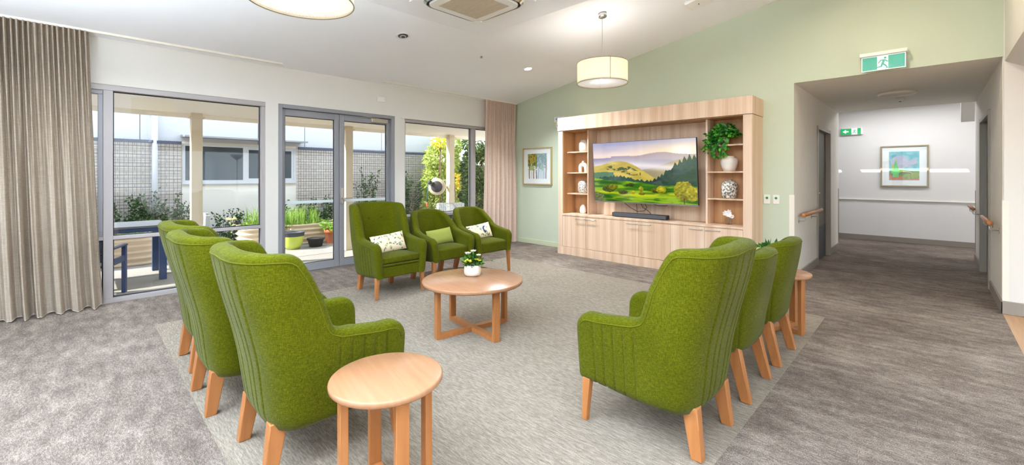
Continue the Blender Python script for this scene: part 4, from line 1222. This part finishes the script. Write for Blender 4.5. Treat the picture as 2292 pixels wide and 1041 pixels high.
downlight('lit recessed ceiling downlight near the far curtain', -4.294, 4.714, True, 44)
FILL_LAMPS = [(-4.29, .5), (-4.29, -1.6), (-.6, 4.6), (-.6, 2.3), (-.6, .2), (-.6, -2.2), (2.2, 3.6), (2.2, 1.0), (2.2, -1.6), (-2.4, -2.6)]  # fill lamps added outside the view, no fittings; one warm for the green wall
for k, (x, y) in enumerate(FILL_LAMPS):
    ld = bpy.data.lights.new('downlight_or_fill', 'AREA'); ld.shape = 'DISK'; ld.size = .14; ld.energy = 16 if k == 2 else (13 if x < -4 else 6); ld.color = (1, .80, .52) if k == 2 else LAMPC; ld.spread = R(160)
    lo = bpy.data.objects.new('downlight_or_fill', ld); COL.objects.link(lo); lo.location = (x, y, ceilz(x)-.02); lo.rotation_euler = (0, -ang, 0)
# sprinkler
t = thing('sprinkler', 'small white ceiling sprinkler between the two downlights', 'sprinkler', (-4.269, 3.765, ceilz(-4.269))); t.rotation_euler = (0, -ang, 0)
MB().lathe([(.030, -.012), (.034, -.004), (.034, 0)], n=24).build('base', M['white'], t)
MB().lathe([(.018, -.034), (.012, -.03), (.010, -.012)], n=16).build('nozzle', M['steel'], t)
# sensor at the top edge
t = thing('ceiling_sensor', 'white square ceiling sensor at the top edge right of the rear pendant', 'sensor', (-1.91, 4.98, ceilz(-1.91))); t.rotation_euler = (0, -ang, 0)
MB().box(-.12, .12, -.12, .12, -.035, 0).build('body', M['white'], t, bevel=.012)
MB().box(-.004, .004, -.004, .004, -.045, -.035).build('indicator', M['dgrey'], t)
# air conditioner
struct(fixn(MB().prism([(-3.85, 2.9145), (-2.0, 2.9145), (-2.0, ceilz(-2.0)+.02), (-3.85, ceilz(-3.85)+.004)], 'y', 1.94, 3.41).build('ceiling_ac_soffit', M['ceil'])))
ac = thing('air_conditioner', 'square white cassette air conditioner with beige grille in the ceiling', 'air conditioner', (-3.10, 2.64, 2.9145))
MB().box(-.455, .42, -.42, .42, -.014, 0).build('mounting_panel', M['ceil'], ac, bevel=.004)
def rrect(hx, hy, r, n=10):
    out = []
    for sx, sy, a0 in ((1, 1, 0), (-1, 1, 90), (-1, -1, 180), (1, -1, 270)):
        for k in range(n+1):
            a = R(a0+90*k/n); out.append((sx*(hx-r)+r*math.cos(a), sy*(hy-r)+r*math.sin(a)))
    return out
def ring(mb, o, zo, i, zi):
    n = len(o); vs = [(*p, zo) for p in o]+[(*p, zi) for p in i]
    mb.add(vs, [(k, (k+1) % n, (k+1) % n+n, k+n) for k in range(n)], True)
OUT = rrect(.375, .375, .13); b_ = MB()
b_.prism(OUT, 'z', -.030, -.014)
b_.build('body', M['white'], ac)
b_ = MB(); MID = rrect(.345, .345, .12); b_.prism(MID, 'z', -.036, -.030); b_.build('air_outlet', M['seal'], ac)
b_ = MB(); b_.prism(rrect(.325, .325, .10), 'z', -.058, -.036); b_.build('fascia', M['white'], ac, bevel=.006)
b_ = MB(); ring(b_, rrect(.372, .372, .13), -.030, rrect(.350, .350, .12), -.050); ring(b_, rrect(.350, .350, .12), -.050, rrect(.346, .346, .12), -.034); b_.build('outlet_frame', M['chrome'], ac)
gm = tex('beige_grille', [((2, 220, 2), .7, 1), ((30, 30, 30), .3, 2)], [(.2, (176, 162, 140)), (.8, (214, 202, 182))], rough=.7)
b_ = MB(); b_.box(-.235, .235, -.235, .235, -.061, -.058); b_.build('grille', gm, ac)
# corridor ceiling light and detector
t = thing('ceiling_light', 'shallow round unlit ceiling light in the corridor', 'light', (-.335, 7.50, CZ))
MB().lathe([(.02, -.024), (.11, -.022), (.16, -.016), (.178, -.008)], n=48, capt=True).build('dish', M['corr'], t)
MB().lathe([(.178, -.012), (.180, -.030), (.190, -.030), (.196, 0), (.17, 0)], n=48).build('rim', M['offwhite'], t)
t = thing('smoke_detector', 'small white smoke detector behind the corridor ceiling light', 'detector', (-.325, 8.10, CZ))
MB().lathe([(.028, -.04), (.03, -.034), (.05, -.02), (.052, 0)], n=24).build('body', M['white'], t)
MB().lathe([(.012, -.046), (.014, -.04)], n=16).build('chamber', M['dgrey'], t)

# ================================================================ CURTAINS
def curtain(name, label, y0t, y1t, y0b, y1b, nf, xb, mat, amp, seed):
    t = thing(name, label, 'curtain', (xb, y0b, 0), group='linen curtains')
    zt = ceilz(xb)-.02; zb = .018
    rr = random.Random(seed); ph = [rr.uniform(-.5, .5) for _ in range(nf+3)]; am = [rr.uniform(.65, 1.25) for _ in range(nf+3)]
    nu, nv = nf*14, 34
    nb = max(3, int(nf*.36)); ph2 = [rr.uniform(-.8, .8) for _ in range(nb+3)]; am2 = [rr.uniform(.45, 1.1) for _ in range(nb+3)]
    def fold(q, p_, a_):
        k = min(int(q), len(p_)-2); tt = q-k
        A = a_[k]*(1-tt)+a_[k+1]*tt; P_ = p_[k]*(1-tt)+p_[k+1]*tt
        w_ = math.sin(2*PI*(q+P_*.35)); return math.copysign(abs(w_)**.7, w_)*A
    def fn(u, v):
        z = zb+(zt-zb)*v; h = 1-v
        y0 = y0b+(y0t-y0b)*v**.8; y1 = y1b+(y1t-y1b)*v**.8
        k = sstep(.02, .75, h)
        x = fold(u*nf, ph, am)*amp*.42*(1-.75*k) + fold(u*nb, ph2, am2)*amp*k
        return (x, y0+(y1-y0)*u-y0b, z+.006*math.sin(u*nb*6)*h)
    o = MB().grid(fn, nu, nv).build('drape', M[mat], t)
    hb_ = MB(); 
    def fh(u, v):
        p = fn(u, 0.0); return (p[0], p[1], p[2]-.004+.006*v)
    hb_.grid(fh, nu, 1).build('hem', M['offwhite'], o)
    return t
curtain('curtain', 'pleated beige linen curtain at the left edge of the picture', -1.5, .085, -1.45, .185, 46, WX+.130, 'linen', .085, 3)
curtain('curtain', 'pleated beige linen curtain in the far corner beside the green wall', 5.075, 5.83, 4.99, 5.83, 24, WX+.125, 'linenw', .065, 9)

# ================================================================ OUTDOOR THINGS
def foliage_blob(mb, c, sz, n, ls, rr, surf=.55):
    for _ in range(n):
        a = rr.uniform(0, 2*PI); z = rr.uniform(-1, 1); q = math.sqrt(1-z*z); d = Vector((q*math.cos(a), q*math.sin(a), z))
        k = surf+(1-surf)*rr.random()**.5
        p = Vector((c[0]+sz[0]*d.x*k, c[1]+sz[1]*d.y*k, c[2]+sz[2]*d.z*k))
        mb.leaf(p, d+Vector((rr.uniform(-.8, .8), rr.uniform(-.8, .8), rr.uniform(-.8, .5))), ls*rr.uniform(.7, 1.3), ls*.5*rr.uniform(.8, 1.2))
def shrub(name, label, loc, blobs, ls, mat, seed, group=None, stems=4, cat='shrub'):
    t = thing(name, label, cat, loc, group=group); rr = random.Random(seed); m = MB()
    for (c, sz, n) in blobs: foliage_blob(m, c, sz, n, ls, rr)
    m.build('foliage', M[mat], t)
    s = MB()
    for k in range(stems):
        c = blobs[k % len(blobs)][0]; s.tube([(rr.uniform(-.1, .1), rr.uniform(-.1, .1), 0), (c[0]*.5+rr.uniform(-.1, .1), c[1]*.5, c[2]*.5), c], .012, 5)
    s.build('stem', M['brown'], t)
    return t
GX = -9.5
shrub('bush', 'big sunlit yellow-green bush beside the hose reel post', (-8.80, 6.42, .03), [((0, 0, .5), (.32, .48, .5), 2000), ((0, .02, 1.05), (.34, .52, .5), 2400), ((.0, .05, 1.6), (.30, .48, .42), 1900), ((0, .2, 1.98), (.25, .42, .25), 800)], .095, 'bushl', 21, stems=6)
shrub('bush', 'dark glossy shrub right of the hose reel post', (-8.62, 7.62, .03), [((0, 0, .6), (.36, .62, .6), 2200), ((0, 0, 1.4), (.38, .64, .6), 2600), ((0, .0, 2.2), (.36, .64, .6), 1700)], .10, 'bushd', 22, stems=6)
shrub('vine', 'yellow-leaved climber on the right side of the hose reel post', (-7.35, 5.70, -.002), [((0, .0, 1.18), (.08, .09, .12), 60), ((0, .02, 1.02), (.07, .08, .08), 30)], .085, 'yellowl', 24, stems=2)
shrub('tree_branch', 'orange-tinged foliage above the sunlit bush under the veranda edge', (-8.45, 6.15, .03), [((0, 0, 2.02), (.12, .30, .08), 90)], .085, 'yellowl', 25, stems=2)
def climber(label, y, h, sp, n, seed, top=None, name='climber'):
    """plant trained on the trellis: leaves along wandering stems"""
    t = thing(name, label, 'climbing plant', (GX+.16, y, .03), group='climbing plants'); rr = random.Random(seed); m = MB(); s = MB()
    for k in range(n):
        y0 = rr.uniform(-sp, sp)*.5; hh = h*rr.uniform(.35, 1.0)*(1-.35*abs(y0)/sp); pts = [(0, y0*.6, 0)]; yy = y0*.6
        steps = max(4, int(hh/.05))
        for q in range(steps):
            yy += rr.uniform(-.035, .035)+y0*.05; pts.append((rr.uniform(.0, .07), yy, hh*(q+1)/steps))
        s.tube(pts, .004, 4)
        for p in pts[1:]:
            for _ in range(rr.randint(2, 4)): m.leaf(Vector(p)+Vector((rr.uniform(-.02, .05), rr.uniform(-.04, .04), rr.uniform(-.03, .03))), (rr.uniform(.1, 1), rr.uniform(-1, 1), rr.uniform(-.5, .8)), rr.uniform(.045, .075), rr.uniform(.024, .036), up=(1, 0, .4))
    m.build('foliage', M['vine'], t); s.build('stem', M['brown'], t)
climber('leafy dark climber low on the trellis left of the white downpipe', .45, .95, .75, 34, 31)
climber('leafy dark climber low on the narrow trellis right of the downpipe', 1.12, 1.0, .62, 26, 32)
climber('bushy dark plant in front of the building wall below its window', 2.05, .62, .6, 24, 33)
climber('dark climber behind the bright grass seen through the left door leaf', 3.05, .80, .55, 18, 34)
climber('dark climber spreading on the trellis above the two dark pots', 3.75, .86, .75, 26, 35)
climber('tall thin climber on the trellis seen through the right door leaf', 4.75, 1.45, .45, 13, 36)
climber('dense climber on the trellis left of the sunlit bush', 5.75, 1.35, .8, 34, 37)
climber('dark climber at the edge of the left curtain', .02, .85, .30, 9, 38)

# raised garden beds of corrugated steel
def bed(label, cx, cy, lx, ly, h, seed, plants):
    t = thing('raised_garden_bed', label, 'planter', (cx, cy, -.002), group='corrugated garden beds')
    pl = rrect(lx/2, ly/2, min(lx, ly)*.32, 8); n = len(pl); m = MB(); vs = []; fs = []; NR = 48
    for j in range(NR+1):
        z = h*j/NR; off = .020*math.sin(2*PI*z/.082)
        for (x, y) in pl:
            L_ = math.hypot(x, y); vs.append((x+off*x/L_, y+off*y/L_, z))
    for j in range(NR):
        for k in range(n): fs.append((j*n+k, j*n+(k+1) % n, (j+1)*n+(k+1) % n, (j+1)*n+k))
    m.add(vs, fs, True); m.build('wall', M['corrug'], t)
    MB().prism(rrect(lx/2-.012, ly/2-.012, min(lx, ly)*.32, 8), 'z', h-.05, h-.03).build('soil', M['soil'], t)
    rim = MB(); rim.tube([(*p, h) for p in pl+[pl[0]]], .009, 6); rim.build('rim', M['corrug'], t)
    rr = random.Random(seed); fo = MB()
    for _ in range(plants): fo.leaf((rr.uniform(-lx*.42, lx*.42), rr.uniform(-ly*.44, ly*.44), h-.03+rr.uniform(0, .05)), (rr.uniform(-1, 1), rr.uniform(-1, 1), rr.uniform(.1, 1)), rr.uniform(.05, .09), rr.uniform(.03, .05))
    fo.build('foliage', M['grassl'], t)
bed('curved cream corrugated steel garden bed behind the outdoor table at left', -8.15, .30, .55, 1.10, .40, 41, 130)
bed('cream corrugated steel garden bed between the first window and the door', -8.32, 2.22, .55, .62, .40, 42, 70)
bed('cream corrugated steel garden bed behind the lime green pot', -8.40, 3.10, .50, .90, .36, 43, 80)
# tall grass
def grass(label, x, y, z, sx, sy, h, n, seed):
    t = thing('grass_clump', label, 'grass', (x, y, z), group='grass clumps'); rr = random.Random(seed); m = MB()
    for _ in range(n):
        bx, by = rr.uniform(-sx, sx), rr.uniform(-sy, sy); hh = h*rr.uniform(.5, 1); lx, ly = rr.uniform(-.12, .12), rr.uniform(-.12, .12); w_ = .006
        a = Vector((bx, by, 0)); b2 = a+Vector((lx*.3, ly*.3, hh*.6)); c = a+Vector((lx, ly, hh)); s = Vector((rr.uniform(-1, 1), rr.uniform(-1, 1), 0)).normalized()*w_
        m.add([a-s, a+s, b2+s*.8, b2-s*.8, c], [(0, 1, 2, 3), (3, 2, 4)])
    m.build('blade', M['grassl'], t); return t
grass('bright grass in the corrugated bed left of the glass door', -8.30, 2.28, .365, .2, .24, .40, 140, 51)
grass('bright tall grass behind the lime green pot at the door', -8.36, 2.86, .325, .2, .34, .42, 260, 52)
# yellow flower stalk by post
fs_ = thing('flower_stalk', 'pale yellow flowering stalk in front of the pale wall panel', 'flower', (-8.45, 1.80, .03))
s = MB(); s.tube([(0, 0, 0), (.01, .02, .25), (.0, .04, .48)], .007, 6); s.build('stem', M['leaf'], fs_)
s = MB()
for k in range(9): s.leaf((0, .04, .48), (math.cos(k*.7), math.sin(k*.7), rnd.uniform(.0, .35)), .10, .04)
for k in range(6): s.leaf((0, .03, .25+.03*k), (math.cos(k*1.9), math.sin(k*1.9), .3), .09, .035)
s.build('petal', leafmat('pale_yellow_petal', [(0, (226, 220, 120)), (1, (246, 240, 170))], .4), fs_)
# pots
lp_ = thing('flower_pot', 'lime green glazed pot with grey rim outside the door', 'pot', (-7.80, 2.60, -.002))
MB().lathe([(.085, 0), (.10, .006), (.135, .06), (.16, .14), (.172, .22)], n=40, capt=False).build('bowl', M['limepot'], lp_)
MB().lathe([(.173, .22), (.185, .285), (.19, .29), (.18, .292), (.165, .26), (.15, .25)], n=40, capb=False).build('rim', M['dgrey'], lp_)
dp_ = thing('flower_pot', 'small black plastic pot on the patio right of the lime pot', 'pot', (-7.80, 2.98, -.002))
MB().lathe([(.10, 0), (.105, .004), (.13, .115), (.142, .12), (.146, .15), (.138, .152), (.13, .13)], n=36, capt=True).build('bowl', M['black'], dp_)
MB().lathe([(.129, .131), (.02, .138)], n=24).build('soil', M['soil'], dp_)
tp_ = thing('flower_pot', 'terracotta pot overflowing with broad yellow-green leaves by the door', 'pot', (-7.95, 3.36, -.002))
MB().lathe([(.12, 0), (.125, .004), (.15, .20), (.165, .205), (.168, .26), (.155, .262), (.14, .23)], n=36).build('bowl', M['terra'], tp_)
m = MB(); rr = random.Random(8)
for k in range(46):
    a = rr.uniform(0, 2*PI); m.leaf((.14*math.cos(a)*rr.random(), .14*math.sin(a)*rr.random()-.03, .27+rr.uniform(0, .10)), (math.cos(a), math.sin(a)-.3, rr.uniform(-.7, .6)), rr.uniform(.09, .15), rr.uniform(.08, .12), up=(.3, 0, 1), fold=.1)
m.build('foliage', M['grassl'], tp_)
gp_ = thing('flower_pot', 'lime green pot low behind the middle tub chair outside the far window', 'pot', (-6.55, 3.92, -.002))
MB().lathe([(.10, 0), (.15, .08), (.17, .22), (.16, .222), (.15, .20)], n=36).build('bowl', M['limepot'], gp_)
MB().lathe([(.172, .22), (.178, .27), (.166, .272)], n=36).build('rim', M['dgrey'], gp_)

# hose reel
hr = thing('hose_reel', 'round cream hose reel with dark face mounted on the veranda post', 'hose reel', (-7.03, 5.03, 1.03))
ax = Matrix.Rotation(R(60), 4, 'Z') @ Matrix.Rotation(R(90), 4, 'X')   # drum axis towards the room
ax = Matrix.Rotation(R(52), 4, 'Z') @ Matrix.Rotation(R(90), 4, 'X')
MB().lathe([(.10, -.075), (.150, -.07), (.166, -.05), (.166, .05), (.150, .07), (.112, .075)], n=40, xf=ax).build('drum', M['postm'], hr)
MB().lathe([(.112, .0745), (.108, .080), (.02, .084)], n=36, xf=ax).build('drum_face', M['dgrey'], hr)
b_ = MB(); b_.box(-.035, .0, .12, .292, -.045, .01); b_.box(-.05, .03, .275, .292, -.09, .04); b_.build('wall_bracket', M['postm'], hr)
b_ = MB(); b_.box(-.06, .02, -.19, -.13, .05, .12); b_.build('hose_guide', M['dgrey'], hr, bevel=.01)
b_ = MB(); b_.tube([(0, -.15, .10), (0, -.20, .07), (.01, -.225, -.02), (.01, -.235, -.18), (.01, -.24, -.33)], .009, 8); b_.tube([(.05, .08, -.15), (.06, .10, -.3), (.05, .12, -.55)], .008, 8); b_.build('hose', plain('green_hose', (50, 92, 92), .5), hr)
b_ = MB(); b_.lathe([(.012, -.40), (.016, -.36), (.018, -.33), (.012, -.30)], c=(.01, -.24, 0), n=14); b_.build('nozzle', plain('orange_nozzle', (224, 92, 50), .4), hr)

# outdoor furniture
def perforated(mb, w, h, th, nx, nz, bar):
    for k in range(nx+1):
        x = -w/2+w*k/nx; mb.box(x-bar/2, x+bar/2, -th/2, th/2, 0, h)
    for k in range(nz+1):
        z = h*k/nz; mb.box(-w/2, w/2, -th/2, th/2, z-bar/2, z+bar/2)
def patio_chair(label, loc, rz, m, sc=1.0):
    t = thing('patio_chair', label, 'chair', loc, rz, 'patio chairs')
    w = .25
    MB().box(-w, w, -.2, .2, .33, .355).build('seat', m, t, bevel=.008)
    for s in (-1, 1):
        l = MB(); l.bar((s*w, .17, 0), (s*w, .17, .50), .05, .035, up=(1, 0, 0)); l.build('leg', m, t, bevel=.004)
        l = MB(); l.bar((s*w, -.19, 0), (s*w, -.23, .70), .055, .04, up=(1, 0, 0)); l.build('leg', m, t, bevel=.004)
        a = MB(); a.box(s*w-.022, s*w+.022, -.20, .20, .50, .52); a.box(s*w-.012, s*w+.012, -.19, .17, .34, .40); a.build('armrest', m, t, bevel=.004)
    b = MB(); perforated(b, 2*w-.04, .30, .018, 13, 9, .016); b.build('backrest', m, t, loc=(0, -.222, .40), rot=(R(-4), 0, 0))
    return t
navy = M['navy']
patio_chair('slate blue patio chair just outside the left window, half behind the curtain', (-6.13, .07, -.002), R(68), navy)
patio_chair('patio chair with perforated pale backrest at the end of the outdoor table', (-7.44, 1.09, -.002), R(172), M['greych'])
patio_chair('pale grey patio chair beside the hose reel post', (-6.72, 5.12, -.002), R(-130), M['greych'])
def patio_table(label, loc, lx, ly, h, m, tm):
    t = thing('patio_table', label, 'table', loc, 0, 'patio tables')
    tt = MB(); n = 7
    for k in range(n): tt.box(-lx/2+lx*k/n+.003, -lx/2+lx*(k+1)/n-.003, -ly/2, ly/2, h-.025, h)
    tt.build('table_top', tm, t, bevel=.003)
    a = MB(); a.box(-lx/2+.02, lx/2-.02, -ly/2+.02, -ly/2+.045, h-.075, h-.026); a.box(-lx/2+.02, lx/2-.02, ly/2-.045, ly/2-.02, h-.075, h-.026); a.box(lx/2-.045, lx/2-.02, -ly/2+.046, ly/2-.046, h-.075, h-.026); a.box(-lx/2+.02, -lx/2+.045, -ly/2+.046, ly/2-.046, h-.075, h-.026)
    a.build('apron', m, t)
    for sx in (-1, 1):
        for sy in (-1, 1): MB().box(sx*(lx/2-.05)-.035, sx*(lx/2-.05)+.035, sy*(ly/2-.05)-.035, sy*(ly/2-.05)+.035, 0, h-.076).build('leg', m, t, bevel=.004)
patio_table('grey-topped outdoor table with blue legs outside the left window', (-7.0, .18, -.002), .78, 1.22, .66, navy, M['ttop'])
patio_table('grey outdoor table behind the tub chairs outside the far window', (-6.18, 4.68, -.002), .60, .80, .58, M['ttop'], M['ttop'])

# ================================================================ LIGHT, SKY, CAMERA
wd = bpy.data.worlds.new('sky'); S.world = wd; wd.use_nodes = True
nt = wd.node_tree; bg = nt.nodes['Background']
tc = nt.nodes.new('ShaderNodeTexCoord'); sx = nt.nodes.new('ShaderNodeSeparateXYZ'); cr = nt.nodes.new('ShaderNodeValToRGB')
nt.links.new(tc.outputs['Generated'], sx.inputs[0]); nt.links.new(sx.outputs['Z'], cr.inputs['Fac'])
e = cr.color_ramp.elements; e[0].position = 0; e[0].color = (.86, .90, .95, 1); e[1].position = .8; e[1].color = (.68, .80, .97, 1)
nt.links.new(cr.outputs['Color'], bg.inputs['Color']); bg.inputs['Strength'].default_value = 2.8
sl = bpy.data.lights.new('sun', 'SUN'); sl.energy = 8.5; sl.angle = .0093; sl.color = (1, .96, .88)
so = bpy.data.objects.new('sun', sl); COL.objects.link(so); so.location = (-20, -30, 30)
so.rotation_euler = Vector((-.35, -.85, .68)).to_track_quat('Z', 'Y').to_euler()
# floor-standing fill uplighters, added out of view to brighten ceiling and walls
def fill_uplighter(loc, e, lab):
    t = thing('fill_floor_lamp', lab, 'lamp', loc, 0, 'added fill uplighters')
    MB().lathe([(.15, 0), (.15, .015), (.03, .03)], n=36).build('base', M['steel'], t)
    MB().tube([(0, 0, .02), (0, 0, 1.72)], .014, 10).build('pole', M['steel'], t)
    MB().lathe([(.03, 1.70), (.11, 1.76), (.17, 1.84), (.165, 1.84), (.105, 1.77), (.02, 1.72)], n=40).build('lamp_shade', M['white'], t)
    ld = bpy.data.lights.new('fill_uplight', 'AREA'); ld.shape = 'DISK'; ld.size = .18; ld.energy = e; ld.color = (.73, .87, 1)
    lo = bpy.data.objects.new('fill_uplight', ld); COL.objects.link(lo); lo.parent = t; lo.location = (0, 0, 1.80); lo.rotation_euler = (R(180), 0, 0)
fill_uplighter((-3.25, -1.15, 0), 135, 'added unseen steel fill uplighter behind the camera near the window wall')
fill_uplighter((-1.4, -1.7, 0), 520, 'added unseen steel fill uplighter in the middle of the lounge behind the camera')
fill_uplighter((1.3, .35, 0), 340, 'added unseen steel fill uplighter on the timber floor right of the camera')
fill_uplighter((2.4, 3.2, 0), 440, 'added unseen steel fill uplighter near the right wall bulkhead')
# passage lamp
def lamp(name, loc, size, energy, col=(1, 1, 1), sy=None):
    ld = bpy.data.lights.new(name, 'AREA'); ld.energy = energy; ld.size = size; ld.color = col
    if sy: ld.shape = 'RECTANGLE'; ld.size_y = sy
    lo = bpy.data.objects.new(name, ld); COL.objects.link(lo); lo.location = loc; return lo
lamp('passage_lamp', (-.4, 9.95, 2.53), 1.6, 21, (.95, .97, 1), .3)
lamp('passage_lamp', (2.3, 9.9, 2.53), .6, 24, (1, 1, 1), .3)

cam = bpy.data.cameras.new('camera'); co = bpy.data.objects.new('camera', cam); COL.objects.link(co)
co.location = (0, 0, 1.25); co.rotation_euler = (R(90), 0, R(44.475))
cam.sensor_width = 36; cam.sensor_fit = 'HORIZONTAL'; cam.lens = 36*958.8/2292
cam.shift_x = 0; cam.shift_y = -(520.5-393.1)/2292
cam.clip_start = .05; cam.clip_end = 200
S.camera = co
S.view_settings.view_transform = 'Standard'; S.view_settings.look = 'None'
S.view_settings.exposure = 0.42; S.view_settings.gamma = 1
S.view_settings.use_curve_mapping = False
S.cycles.use_denoising = True
S.cycles.max_bounces = 14; S.cycles.diffuse_bounces = 10; S.cycles.transparent_max_bounces = 16
S.cycles.sample_clamp_indirect = 10
bpy.context.view_layer.update()
